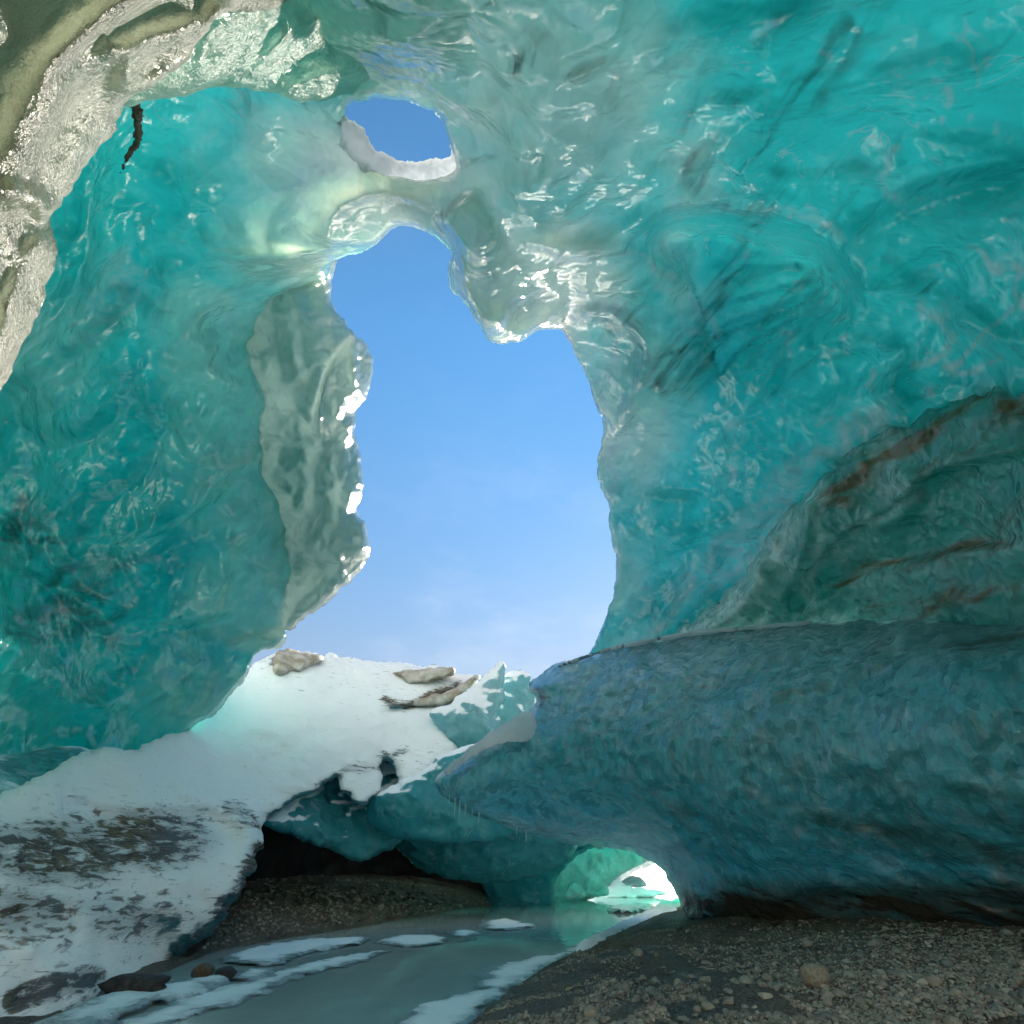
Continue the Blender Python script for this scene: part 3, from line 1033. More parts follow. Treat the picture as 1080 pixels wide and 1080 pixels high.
# near overhang, upper left
ov = [(-650, -650), (200, -700), (520, -420), (420, -160), (345, -40), (300, 4), (236, 14), (214, 40), (188, 72), (160, 92),
      (133, 108), (124, 134), (100, 162), (74, 205), (54, 226), (53, 240), (60, 256), (52, 296), (32, 345), (10, 398), (-12, 428), (-80, 520), (-300, 760), (-680, 900), (-720, 100)]
ov_c = [(-600, -600, 3.6), (200, -600, 4.2), (600, -400, 4.9), (0, 0, 5.0), (0, 200, 5.6), (0, 400, 6.4), (55, 240, 6.7), (130, 115, 7.0), (230, 92, 7.7), (330, 102, 8.5), (400, 60, 8.2), (470, -10, 7.2),
        (200, 0, 6.1), (300, 50, 7.6), (-300, 300, 4.8), (-600, 800, 5.5), (-200, 600, 6.0), (60, 120, 6.0), (180, 60, 6.6), (400, -200, 5.8)]
ov_f = [('ridge', [(236, -10), (225, 20), (190, 34), (150, 45), (134, 80), (128, 112)], 0.40, 14), ('ridge', [(190, -30), (120, 10), (60, 66), (20, 130), (-10, 210)], 0.45, 18),
        ('ridge', [(145, 40), (100, 66), (62, 104), (28, 160), (8, 230)], 0.40, 13), ('ridge', [(232, 0), (222, 40), (184, 74), (132, 106)], 0.35, 11),
        ('ridge', [(-20, 200), (30, 208), (55, 232)], 0.45, 12), ('ridge', [(52, 240), (20, 300), (-10, 400)], 0.25, 12), ('ridge', [(340, 60), (300, 70), (240, 88)], 0.15, 14)]
over = mass('ice_overhang', ov, ov_c, M_over, thick=0.6, front=0.45, rim=45, step=3.6, features=ov_f, edge_noise=(4, 26), bumps=((0.8, 0.10, 0), (3.5, 0.025, 2)),
            scallop=((1.1, 0.20), (3.0, 0.06)), seed=6)
tag(over, 'near grey granular ice overhang with glittering lip in front of teal wall', 'ice overhang')
brow = mass('ice_brow', [(100, 150), (118, 122), (133, 112), (164, 106), (200, 99), (232, 91), (258, 92), (288, 98), (312, 107), (336, 107), (362, 100), (400, 84), (440, 50), (476, 4), (520, -120), (560, -300), (300, -300), (180, -60), (110, 60)],
            [(110, 130, 7.6), (165, 104, 7.5), (232, 92, 7.9), (330, 104, 8.7), (400, 80, 8.7), (460, 20, 7.9), (300, 40, 7.9), (250, 20, 7.4), (300, -100, 7.0), (520, -200, 6.6), (200, -60, 6.6), (180, 60, 7.2)], M_brow, thick=0.7, front=0.4, rim=34, step=3.2,
            edge_noise=(3, 26), bumps=((0.8, 0.10, 0), (3.5, 0.02, 2)), scallop=((0.9, 0.16), (2.6, 0.05)), seed=37,
            paint=lambda U, W: (0.2 * stroke(U, [(140, 108), (200, 96), (260, 90), (330, 103)], 12, 8, 3), np.full(len(U), 0.12), np.full(len(U), 0.45)))
tag(brow, 'smooth grey green ice brow curving from the granular overhang to the skylight hole', 'ice overhang')
deb = mass('debris_streak', [(138, 106), (149, 110), (150, 130), (149, 150), (141, 161), (132, 173), (126, 186), (130, 169), (137, 155), (141, 149), (140, 128)], [(140, 100, 9.9), (130, 178, 10.4), (150, 140, 10.2)], M_brownrock,
           thick=0.2, front=0.03, rim=5, step=1.3, edge_noise=(2.6, 6), seed=7, parent=vault)

# dirt banded tier above the ledge
tier = [(1500, 330), (1150, 372), (1080, 388), (1010, 416), (955, 438), (905, 468), (868, 500), (830, 540), (800, 580), (772, 618), (735, 652), (700, 676), (690, 716), (900, 712), (1500, 712)]
tier_c = [(1500, 350, 8), (1080, 395, 9.2), (955, 440, 10.5), (868, 500, 11.6), (800, 580, 12.9), (735, 650, 14.0), (700, 680, 14.4), (900, 600, 12.0), (1000, 520, 10.3), (1080, 560, 9.5), (1080, 650, 9.9), (900, 660, 12.2), (800, 680, 13.4), (1500, 700, 8.2), (900, 750, 12.4)]
tier_f = [('step', [(1090, 575), (1000, 590), (920, 610), (860, 640), (835, 655)], 0.45, 60, 14), ('step', [(1100, 480), (1000, 500), (940, 540), (880, 580), (830, 640)], -0.4, 50, 10),
          ('ridge', [(930, 500), (960, 510), (950, 540), (910, 560)], 0.3, 12), ('ridge', [(850, 520), (850, 570), (820, 640)], 0.25, 8), ('ridge', [(800, 585), (790, 630), (740, 670)], 0.25, 9)]


def tier_paint(U, W):
    fr = np.zeros(len(U))
    for pts, wd, a in (([(1080, 580), (1010, 585), (940, 600), (900, 615)], 12, 0.5), ([(960, 450), (930, 490), (960, 515), (940, 540), (890, 570), (840, 620)], 14, 0.8),
                       ([(880, 500), (850, 530), (860, 580), (845, 640)], 10, 1.0), ([(830, 540), (800, 590), (760, 640), (705, 672)], 16, 1.0), ([(800, 585), (800, 640), (760, 665)], 7, 0.9), ([(845, 655), (900, 650)], 7, 0.6)):
        fr = np.maximum(fr, a * stroke(U, pts, wd, 16, 4))
    di = 0.7 * stroke(U, [(1090, 620), (1000, 630), (900, 640)], 14, 10, 2)
    di = np.maximum(di, 0.8 * stroke(U, [(1090, 410), (1000, 440), (930, 480), (870, 530)], 22, 14, 5))
    di = np.maximum(di, 0.8 * stroke(U, [(1090, 572), (1000, 582), (920, 600), (870, 625)], 11, 8, 5))
    di = np.maximum(di, 0.7 * stroke(U, [(1090, 470), (1010, 478), (960, 500)], 8, 8, 5))
    return fr, di, 0.6 * stroke(U, [(860, 500), (800, 590), (720, 670)], 30, 12, 3)


o = mass('ice_tier', tier, tier_c, M_band, thick=1.1, front=0.9, rim=26, step=3.2, features=tier_f, edge_noise=(6, 22), bumps=((0.6, 0.10, 0), (2.4, 0.04, 1)), scallop=((1.2, 0.08), (2.8, 0.04)), seed=8, paint=tier_paint)
tag(o, 'murky green ice tier with brown dirt bands between turquoise vault and ledge', 'ice tier')

# ------------------------------------------------------------------ the lower right ledge
led = [(560, 722), (580, 705), (620, 690), (665, 680), (720, 668), (790, 662), (860, 656), (960, 654), (1080, 655), (1250, 650), (1600, 640), (1650, 900), (1600, 1060), (1200, 1020), (1000, 1024), (860, 1024),
       (770, 1010), (735, 990), (722, 970), (714, 944), (695, 916), (672, 901), (640, 893), (606, 889), (560, 880), (515, 866), (480, 848), (461, 832), (462, 820), (478, 806), (505, 785), (535, 765), (556, 752), (566, 738)]
led_c = [(462, 828, 12.2), (500, 800, 12.4), (500, 845, 12.4), (560, 725, 13.6), (560, 800, 12.0), (580, 870, 13.2), (620, 690, 13.6), (720, 668, 12.9), (860, 656, 11.6), (1080, 655, 9.6), (1600, 650, 7.5),
         (700, 760, 11.4), (850, 760, 10.2), (1000, 760, 9.2), (700, 850, 11.4), (850, 860, 10.4), (1000, 860, 9.4), (660, 895, 14.0), (710, 940, 14.6), (690, 880, 13.0), (770, 940, 12.3), (900, 930, 11.4), (1080, 930, 10.2),
         (735, 985, 14.0), (860, 985, 12.6), (860, 1020, 13.0), (1080, 985, 11.2), (1080, 1020, 11.6), (1600, 900, 8.4), (1600, 1050, 10.0), (640, 840, 12.2)]
led_f = [('ridge', [(562, 720), (568, 740), (562, 775), (575, 815)], 0.28, 12), ('step', [(545, 775), (572, 790), (580, 830), (600, 860)], 0.25, 50, 10),
         ('step', [(620, 870), (700, 880), (780, 900), (860, 905)], 0.3, 60, 20)]


def led_paint(U, W):
    fr = 0.30 * blob(U, 520, 815, 60, 40)
    fr = np.maximum(fr, 0.5 * stroke(U, [(590, 885), (650, 885), (700, 905)], 8, 10, 3))
    di = 0.75 * stroke(U, [(1090, 668), (1000, 682), (930, 688), (850, 700)], 13, 14, 2)
    di = np.maximum(di, 0.9 * stroke(U, [(560, 722), (572, 735), (562, 752)], 9, 4, 2))
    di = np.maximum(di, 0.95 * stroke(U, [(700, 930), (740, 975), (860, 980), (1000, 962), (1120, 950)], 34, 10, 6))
    di = np.maximum(di, 0.5 * blob(U, 850, 740, 26, 20))
    di = np.maximum(di, 0.5 * stroke(U, [(690, 850), (740, 860)], 10, 8, 3))
    di = np.maximum(di, 0.6 * blob(U, 1080, 920, 260, 90))  # darkens the lower right
    fr = np.maximum(fr, 0.45 * stroke(U, [(570, 730), (680, 705), (820, 690), (1000, 690)], 40, 30, 7))
    fr = np.maximum(fr, 0.35 * blob(U, 900, 770, 160, 60))
    di = np.maximum(di, 0.95 * np.clip((U[:, 1] - 872 - 0.02 * (1000 - U[:, 0])) / 70, 0, 1) * np.clip((U[:, 0] - 700) / 60, 0, 1))  # gradient, darker towards the base
    bu = np.clip((740 - U[:, 1]) / 110, 0, 0.7)
    return fr, di, bu


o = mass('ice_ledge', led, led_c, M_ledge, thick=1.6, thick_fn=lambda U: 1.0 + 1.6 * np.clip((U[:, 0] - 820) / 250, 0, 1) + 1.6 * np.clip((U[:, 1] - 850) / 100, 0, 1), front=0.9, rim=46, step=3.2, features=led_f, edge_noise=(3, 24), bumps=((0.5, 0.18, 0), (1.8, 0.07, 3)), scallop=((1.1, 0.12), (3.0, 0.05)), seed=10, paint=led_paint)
tag(o, 'massive blue grey undercut ice ledge with pointed snow capped nose', 'ice ledge')
ledge = o
# snow lying on the nose and the upper edge
sc = mass('snow_cap', [(470, 810), (500, 785), (530, 764), (556, 750), (566, 764), (563, 780), (540, 782), (520, 786), (492, 802), (472, 818)], [(470, 812, 12.25), (530, 770, 12.5), (560, 755, 12.7), (550, 780, 12.15)], M_glowsnow, thick=0.5, front=0.12, rim=9, step=2,
          edge_noise=(2, 10), bumps=((1.5, 0.03, 0),), parent=ledge, seed=12)
sc2 = mass('snow_strip', [(590, 701), (640, 684), (720, 667), (790, 660), (850, 655), (850, 659), (790, 664), (720, 672), (640, 688), (592, 704)], [(590, 702, 14.0), (720, 668, 13.2), (850, 657, 12.0)], M_glowsnow, thick=0.6, front=0.1, rim=3, step=1.8,
           edge_noise=(1.2, 14), bumps=((1.5, 0.03, 0),), parent=ledge, seed=13)

# ------------------------------------------------------------------ snow bank, left
bank = [(-650, 900), (-200, 876), (-60, 850), (0, 838), (48, 815), (92, 794), (150, 786), (185, 770), (240, 716), (284, 692), (304, 686), (340, 691), (380, 697), (440, 701), (482, 708), (505, 720), (512, 745), (478, 765),
        (483, 790), (474, 808), (448, 832), (424, 834), (414, 808), (402, 800), (404, 822), (386, 846), (366, 838), (352, 820), (326, 836), (300, 852), (279, 868), (276, 892), (262, 930), (240, 962), (222, 985),
        (196, 1006), (160, 1042), (110, 1062), (60, 1082), (-20, 1120), (-100, 1160), (-650, 1320)]
gR = ground_r
bank_c = [(-600, 900, 7), (-600, 1250, 5), (-200, 880, 8.6), (-200, 1150, gR(-200, 1150)), (0, 840, 9.6), (0, 950, 8.6), (0, 1080, gR(0, 1085)), (92, 795, 11.6), (150, 787, 12.6), (100, 870, 10.6), (100, 960, 9.6), (100, 1050, gR(100, 1055)),
          (185, 775, 14.6), (240, 718, 18.4), (300, 687, 20.5), (380, 698, 21.4), (480, 708, 22), (505, 730, 21), (200, 850, 12.6), (200, 930, 11.0), (180, 1015, gR(180, 1020) + 0.2), (250, 800, 15.4), (300, 760, 17.2), (400, 760, 18.4), (470, 770, 18.6),
          (480, 795, 17.6), (430, 825, 16.6), (350, 815, 15.8), (290, 860, 14.0), (262, 930, 12.4), (225, 985, 11.6), (240, 890, 12.6)]
bank_f = [('step', [(60, 830), (130, 850), (220, 850), (270, 880)], 0.25, 40, 14), ('ridge', [(170, 830), (230, 845), (262, 870), (262, 920), (230, 970)], 0.35, 16), ('step', [(400, 745), (430, 742), (470, 728), (490, 720)], 0.5, 25, 5),
          ('step', [(0, 1000), (80, 960), (160, 940), (230, 950)], -0.2, 50, 20)]


def bank_paint(U, W):
    d = 0.75 * blob(U, 60, 900, 110, 45)
    d = np.maximum(d, 0.85 * blob(U, 155, 885, 80, 38))
    d = np.maximum(d, 0.55 * blob(U, 20, 960, 130, 45))
    d = np.maximum(d, 0.50 * blob(U, 130, 965, 100, 40))
    d = np.maximum(d, 0.80 * stroke(U, [(170, 1020), (220, 985), (262, 925), (276, 885)], 14, 6, 3))
    d = np.maximum(d, 0.8 * stroke(U, [(0, 1060), (60, 1040), (120, 1030)], 14, 6, 3))
    d = np.maximum(d, 0.95 * blob(U, 306, 697, 26, 10))
    d = np.maximum(d, 0.95 * stroke(U, [(396, 738), (430, 744), (462, 730), (490, 718)], 5, 3, 3))
    d = np.maximum(d, 0.6 * stroke(U, [(330, 838), (352, 815), (400, 805), (410, 790), (440, 800)], 9, 12, 3))
    d = np.maximum(d, 0.55 * stroke(U, [(230, 845), (258, 855), (268, 875)], 14, 8, 3))
    d = np.maximum(d, 0.45 * stroke(U, [(370, 760), (390, 770), (410, 765)], 4, 5, 3))
    d = np.maximum(d, 0.22)
    d = d - 0.25 * blob(U, 300, 780, 130, 60) - 0.25 * blob(U, 130, 815, 80, 16)
    return np.zeros(len(U)), d, np.zeros(len(U))


bk = mass('snow_bank', bank, bank_c, M_bank, thick=6.0, front=0.5, rim=20, step=3.0, features=bank_f, edge_noise=(5, 20), bumps=((0.5, 0.22, 0), (2.0, 0.06, 3), (6.0, 0.02, 4)), seed=14, paint=bank_paint)
tag(bk, 'snow covered bank sloping up left with brown rippled dirty ice below', 'snow bank')
ll = mass('ice_lump', [(-120, 806), (-40, 800), (10, 796), (60, 788), (96, 790), (110, 800), (60, 850), (-120, 890)], [(-100, 820, 10.4), (90, 795, 12.5), (20, 830, 10.9), (40, 790, 12.2)], M_ledge, thick=0.8, front=0.4, rim=16, step=2.8, seed=15)
tag(ll, 'low rounded blue grey ice lump between teal wall and snow bank', 'ice lump')

# ------------------------------------------------------------------ layered crusts and seracs on the skyline
def block(name, outl, c, mat, label, cat, th=1.2, rim=12, fr=0.3, step=2.2, seed=20, en=(2.5, 12), group=None, sc=((1.2, 0.12), (3, 0.04)), parent=None, bumps=((0.8, 0.12, 0), (3.0, 0.04, 1)), feats=()):
    o = mass(name, outl, c, mat, thick=th, front=fr, rim=rim, step=step, edge_noise=en, bumps=bumps, scallop=sc, seed=seed, parent=parent, features=feats)
    if parent is None:
        tag(o, label, cat, group)
    return o


block('ice_crust', [(286, 700), (292, 687), (306, 684), (325, 688), (340, 693), (330, 703), (310, 708), (292, 712)], [(290, 695, 19.6), (335, 697, 20.2), (310, 708, 19.4), (310, 686, 20.4)], M_strata, 'crumbly tan dirty ice outcrop at the snow bank crest beside left wall', 'ice outcrop', th=0.8, rim=6, seed=21)
block('ice_crust', [(415, 709), (440, 706), (466, 703), (480, 704), (478, 711), (455, 719), (432, 721), (424, 716)], [(415, 710, 20.8), (480, 706, 21), (440, 720, 20.6)], M_strata, 'tan layered ice slab jutting from the skyline crest', 'ice slab', th=0.8, rim=4, seed=22, step=1.8)
block('ice_crust', [(396, 735), (425, 738), (455, 733), (478, 726), (500, 713), (504, 718), (482, 738), (452, 746), (432, 744), (412, 742)], [(396, 736, 19.4), (450, 738, 19.8), (500, 716, 20.6)], M_strata, 'grey layered ice shelf below the jutting skyline slab', 'ice slab', th=0.8, rim=4, seed=23, step=1.8)
block('serac', [(452, 752), (470, 744), (490, 730), (505, 718), (520, 704), (529, 697), (533, 703), (532, 722), (531, 740), (524, 752), (530, 764), (512, 790), (495, 815), (470, 815), (478, 790)],
      [(455, 752, 18.6), (505, 722, 19.4), (530, 700, 19.8), (525, 760, 19.0), (490, 790, 18.6), (480, 760, 18.2), (505, 745, 18.5)], M_serac, 'pointed snow dusted serac standing on the skyline right of snow bank', 'serac', seed=24, group='jagged seracs on the skyline')
block('serac', [(527, 722), (536, 709), (550, 706), (559, 714), (563, 730), (566, 760), (520, 800), (512, 770), (520, 755)], [(535, 712, 20.6), (560, 720, 20.8), (520, 765, 20.2), (560, 760, 20.4)], M_serac, 'smooth blue green serac between pointed serac and ledge', 'serac', seed=25, group='jagged seracs on the skyline')
block('serac', [(556, 722), (566, 716), (575, 718), (585, 730), (580, 760), (556, 760)], [(560, 720, 22), (580, 740, 22), (560, 755, 21.8)], M_serac, 'tiny snowy serac tip touching the ledge corner', 'serac', seed=26, group='jagged seracs on the skyline', rim=7)

# hanging shelves below the snow
block('ice_shelf', [(278, 868), (300, 846), (350, 806), (390, 778), (436, 782), (440, 830), (436, 872), (420, 890), (380, 908), (352, 898), (318, 886)], [(285, 868, 14.8), (350, 830, 16.6), (400, 800, 18.6), (436, 790, 18.8), (420, 850, 17.0), (380, 905, 16.4), (320, 885, 15.4)], M_shelf, 'dark teal ice shelf hanging over the cave mouth under snow', 'ice shelf', th=2.2, rim=18, fr=0.4, seed=27)
block('ice_shelf', [(386, 852), (400, 835), (440, 815), (480, 790), (540, 778), (620, 796), (622, 866), (562, 872), (530, 884), (480, 890), (430, 886), (392, 872)], [(390, 860, 16.2), (480, 800, 17.0), (440, 850, 16.0), (550, 870, 17.4), (560, 790, 18.0), (615, 830, 18.0), (480, 885, 16.8)], M_shelf, 'brightest turquoise ice shelf below the snow beside the ledge nose', 'ice shelf', th=3.5, rim=18, fr=0.4, seed=28)  # hidden right end extended and thickened to block sun from the river
block('ice_shelf', [(414, 884), (450, 872), (520, 862), (580, 868), (612, 884), (596, 908), (560, 926), (520, 932), (478, 927), (440, 914)], [(415, 888, 18.6), (600, 890, 19), (500, 880, 17.8), (500, 928, 18.8)], M_shelf, 'rounded lower teal ice shelf drooping into the dark cave', 'ice shelf', th=2.2, rim=22, fr=0.5, seed=29)
block('ice_column', [(500, 900), (520, 850), (540, 800), (600, 790), (650, 800), (660, 870), (640, 890), (626, 894), (606, 906), (592, 922), (584, 940), (582, 958), (540, 962), (516, 950)], [(505, 905, 21), (540, 810, 21.5), (640, 810, 21.5), (620, 885, 21.5), (582, 950, gR(582, 952) - 1.5), (520, 950, gR(520, 952) - 1.5)], M_shelf, 'dark green ice column standing at the river left of tunnel', 'ice column', th=4.0, rim=14, fr=0.4, seed=30)  # top raised and body thickened, out of view, to block the sun

# ------------------------------------------------------------------ dark cave under the bank
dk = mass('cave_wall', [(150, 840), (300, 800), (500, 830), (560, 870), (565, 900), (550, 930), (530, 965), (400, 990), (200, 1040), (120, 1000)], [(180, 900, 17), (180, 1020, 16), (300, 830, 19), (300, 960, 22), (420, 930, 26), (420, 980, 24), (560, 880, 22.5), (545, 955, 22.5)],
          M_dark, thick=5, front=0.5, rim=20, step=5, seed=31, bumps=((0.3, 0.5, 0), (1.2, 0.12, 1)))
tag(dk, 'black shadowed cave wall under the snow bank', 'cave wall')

# ------------------------------------------------------------------ tunnel end
block('tunnel_ice', [(562, 956), (566, 936), (576, 908), (612, 892), (650, 884), (700, 890), (696, 905), (668, 914), (650, 925), (634, 940), (618, 950)], [(585, 950, 24), (620, 900, 24.5), (690, 898, 26), (630, 940, 25)], M_tunnel, 'bright green ice lobe at the water in the tunnel mouth', 'ice lobe', th=1.0, rim=10, fr=0.3, seed=32, step=1.8)
block('tunnel_ice', [(628, 938), (636, 916), (652, 898), (690, 888), (730, 900), (735, 912), (700, 911), (682, 915), (664, 924), (654, 936)], [(632, 934, 30), (690, 900, 31), (660, 915, 30)], M_tunnel, 'pale green ice blade leaning deeper in the tunnel', 'ice lobe', th=0.9, rim=7, fr=0.3, seed=33, step=1.6)
block('snow_ridge', [(612, 944), (640, 936), (650, 928), (662, 934), (690, 938), (700, 944), (650, 948)], [(612, 944, 27), (650, 930, 28), (700, 944, 27)], M_snow, 'low snow ridge by the water beyond the tunnel', 'snow ridge', th=1.2, rim=5, fr=0.2, seed=34, step=1.6)

for i, (px, py, w_, h_, rr_, lab) in enumerate(((606, 938, 11, 9, 23.0, 'small pale ice chunk at the waterline below the green lobe'), (628, 934, 14, 11, 25.0, 'tilted pale ice chunk between the two tunnel lobes'), (668, 929, 13, 6, 29.0, 'low snowy ice chunk before the bright tunnel exit'))):
    block('ice_chunk', [(px - w_, py + h_), (px - w_ * 0.7, py - h_ * 0.3), (px - w_ * 0.1, py - h_), (px + w_ * 0.6, py - h_ * 0.5), (px + w_, py + h_ * 0.9)], [(px - w_, py, rr_), (px, py - h_, rr_ + 0.3), (px + w_, py + h_, rr_), (px, py + h_, rr_ - 0.3)],
          M_tunnel, lab, 'ice chunk', th=0.5, rim=4, fr=0.2, seed=40 + i, step=1.5, en=(1.5, 7))
block('tunnel_sun_block', [(612, 885), (612, 850), (630, 810), (680, 780), (780, 780), (800, 860), (780, 940), (742, 952), (728, 926), (712, 908), (690, 899), (660, 895), (636, 894), (622, 892)], [(590, 890, 19), (680, 800, 20), (680, 895, 21), (740, 930, 20), (780, 800, 19)], M_tunnel,
      'added ice ceiling in the tunnel that keeps sun off the river', 'tunnel ice', th=6.0, rim=10, fr=0.4, seed=36, step=3.0)  # ice mass added behind the ledge to block a sunbeam

# ------------------------------------------------------------------ river ice
def floe_mat():
    m = NT('snow_dusted_river_ice')
    fa, da, ba = m.attr()
    n1 = m.noise(2.6, 7, 0.66)
    n2 = m.noise(0.9, 5, 0.6)
    k = m.math('ADD', fa, m.math('MULTIPLY', m.math('SUBTRACT', n1, 0.5), 1.3))
    b = m.n('ShaderNodeBsdfPrincipled')
    snow_ = m.ramp(m.math('ADD', k, m.math('MULTIPLY', m.math('SUBTRACT', n2, 0.5), 1.4)), 0.25, 0.85)
    m.set(b.inputs['Base Color'], m.mix(snow_, (0.34, 0.42, 0.44), (0.86, 0.88, 0.9)))
    m.set(b.inputs['Roughness'], m.ramp(snow_, 0, 1, 0.15, 0.8))
    m.set(b.inputs['Normal'], m.bump(m.noise(16, 5, 0.7), 0.6, 0.03))
    tp = m.n('ShaderNodeBsdfTransparent')
    m.set(m.out.inputs['Surface'], m.mixsh(m.ramp(k, 0.02, 0.30), tp.outputs[0], b.outputs[0]))
    return m.m


M_floe = floe_mat()


def slab(name, pts, z, h, mat, label, cat, group=None, seed=0, en=0.10):
    P = spline([ground_pt(*p)[:2] for p in pts], 6, True)
    lo, hi = P.min(0) - 0.2, P.max(0) + 0.2
    st = max(0.035, min(0.07, (hi - lo).max() / 110))
    X, Y = np.meshgrid(np.arange(lo[0], hi[0], st), np.arange(lo[1], hi[1], st))
    q = np.c_[X.ravel(), Y.ravel()]
    z3 = np.zeros(len(q))
    d = poly_sdf(q, P) + en * fbm(np.c_[q * 1.6, z3 + seed], 5, seed, 0.6)
    idx = np.arange(len(q)).reshape(X.shape)
    Q = np.stack([idx[:-1, :-1], idx[:-1, 1:], idx[1:, 1:], idx[1:, :-1]], -1).reshape(-1, 4)
    Q = Q[(d[Q] > -0.06).all(1)]
    used = np.unique(Q)
    rm = -np.ones(len(q), int)
    rm[used] = np.arange(len(used))
    dd = d[used]
    u = q[used]
    t = np.clip((dd + 0.06) / 0.16, 0, 1)
    zz = z - 0.006 + h * t * t * (3 - 2 * t) + h * 0.5 * fbm(np.c_[u * 2.2, np.zeros(len(u))], 4, seed + 2) * t
    zz = np.maximum(zz, z - 0.012 + 0.010 * t)
    att = np.c_[np.clip((dd + 0.04) / 0.40, 0, 1), np.zeros(len(u)), np.zeros(len(u)), np.ones(len(u))]
    o = link_mesh(name, np.c_[u, zz], rm[Q], mat, None, True, att)
    return tag(o, label, cat, group)


G_FL = 'snowy ice floes on the river'
slab('ice_floe', [(395, 995), (425, 987), (468, 989), (470, 995), (435, 1000)], 0.006, 0.03, M_floe, 'oval white ice floe alone midstream before the dark cave', 'ice floe', G_FL, 1)
slab('ice_floe', [(505, 975), (530, 970), (560, 974), (560, 979), (520, 982)], 0.006, 0.03, M_floe, 'small domed ice floe nearest the green column', 'ice floe', G_FL, 2)
slab('ice_floe', [(228, 1012), (270, 1000), (330, 992), (385, 990), (380, 997), (320, 1008), (300, 1018), (250, 1019)], 0.006, 0.04, M_floe, 'flat white ice shelf at the dark cave mouth', 'ice floe', G_FL, 3)
slab('ice_floe', [(130, 1100), (200, 1074), (262, 1056), (318, 1032), (392, 1012), (404, 1003), (330, 1014), (262, 1034), (200, 1052), (120, 1080)], 0.006, 0.025, M_floe, 'long white ice tongue sweeping diagonally along left water edge', 'ice floe', G_FL, 4)
slab('ice_floe', [(412, 1086), (440, 1062), (478, 1050), (505, 1046), (498, 1028), (545, 1014), (590, 1004), (625, 990), (640, 990), (578, 1024), (532, 1054), (500, 1084), (470, 1100)], 0.006, 0.03, M_floe, 'ragged white ice sheet fringing the brown gravel shore', 'ice floe', G_FL, 5)
slab('ice_floe', [(40, 1092), (80, 1066), (130, 1046), (190, 1040), (240, 1034), (215, 1050), (170, 1062), (120, 1080), (70, 1100)], 0.010, 0.06, M_floe, 'lumpy snowy ice apron at the foot of the snow bank', 'ice floe', G_FL, 6)
slab('ice_floe', [(240, 1036), (262, 1026), (290, 1028), (270, 1036)], 0.006, 0.04, M_floe, 'tiny snow floe beside the black rock', 'ice floe', G_FL, 7)
slab('ice_floe', [(470, 985), (490, 981), (512, 984), (490, 989)], 0.006, 0.02, M_floe, 'thin floe sliver just above the oval floe', 'ice floe', G_FL, 8)
slab('snow_shore', [(612, 1002), (640, 986), (676, 968), (712, 948), (722, 956), (715, 966), (690, 972), (655, 987), (622, 1006)], 0.03, 0.10, M_snow, 'snow strip edging the shore below the ledge foot', 'snow strip', None, 9, 0.06)
slab('ice_floe', [(640, 960), (660, 956), (690, 957), (676, 962), (655, 964)], 0.006, 0.08, M_floe, 'grey rough ice floe inside the tunnel', 'ice floe', G_FL, 10)

# ------------------------------------------------------------------ stones
def stone_mesh(name, mat, seed, sub=2, squash=(1, 0.8, 0.6), amp=0.28, fq=1.1):
    bm = bmesh.new()
    bmesh.ops.create_icosphere(bm, subdivisions=sub, radius=1.0)
    co = np.array([v.co[:] for v in bm.verts])
    dd = 1 + amp * fbm(co * fq + seed * 5.3, 3, seed)
    co = co * dd[:, None] * np.array(squash)
    for v, c in zip(bm.verts, co):
        v.co = c
    me = bpy.data.meshes.new(name)
    bm.to_mesh(me)
    bm.free()
    me.materials.append(mat)
    me.polygons.foreach_set('use_smooth', np.ones(len(me.polygons), bool))
    return me


def hull_mesh(name, mat, seed, npts=16, squash=(1, 0.8, 0.6)):
    r_ = np.random.default_rng(seed)
    p = r_.normal(size=(npts, 3))
    p = p / np.linalg.norm(p, axis=1, keepdims=True) * r_.uniform(0.8, 1.1, (npts, 1)) * np.array(squash)
    bm = bmesh.new()
    for c in p:
        bm.verts.new(c)
    res = bmesh.ops.convex_hull(bm, input=bm.verts[:])
    bmesh.ops.delete(bm, geom=[g for g in res['geom_interior'] if isinstance(g, bmesh.types.BMVert)], context='VERTS')
    if name != 'grit':
        bmesh.ops.bevel(bm, geom=bm.edges[:], offset=0.07, segments=1, affect='EDGES')
    bmesh.ops.triangulate(bm, faces=bm.faces[:])
    bmesh.ops.recalc_face_normals(bm, faces=bm.faces[:])
    me = bpy.data.meshes.new(name)
    bm.to_mesh(me)
    bm.free()
    me.materials.append(mat)
    return me


def put(name, me, loc, s, rz, label, cat, group=None, tilt=0.0):
    o = bpy.data.objects.new(name, me)
    COL.objects.link(o)
    o.location = loc
    o.scale = (s, s, s) if not hasattr(s, '__len__') else s
    o.rotation_euler = (tilt, tilt * 0.5, rz)
    return tag(o, label, cat, group)


def gz(x, y):
    return float(ground_z(np.array([[x, y]]))[0])


def on_ground(px, py):
    z = 0.0
    for _ in range(12):
        p = ground_pt(px, py, z)
        z = 0.5 * z + 0.5 * gz(p[0], p[1])
    return p[0], p[1], gz(p[0], p[1])


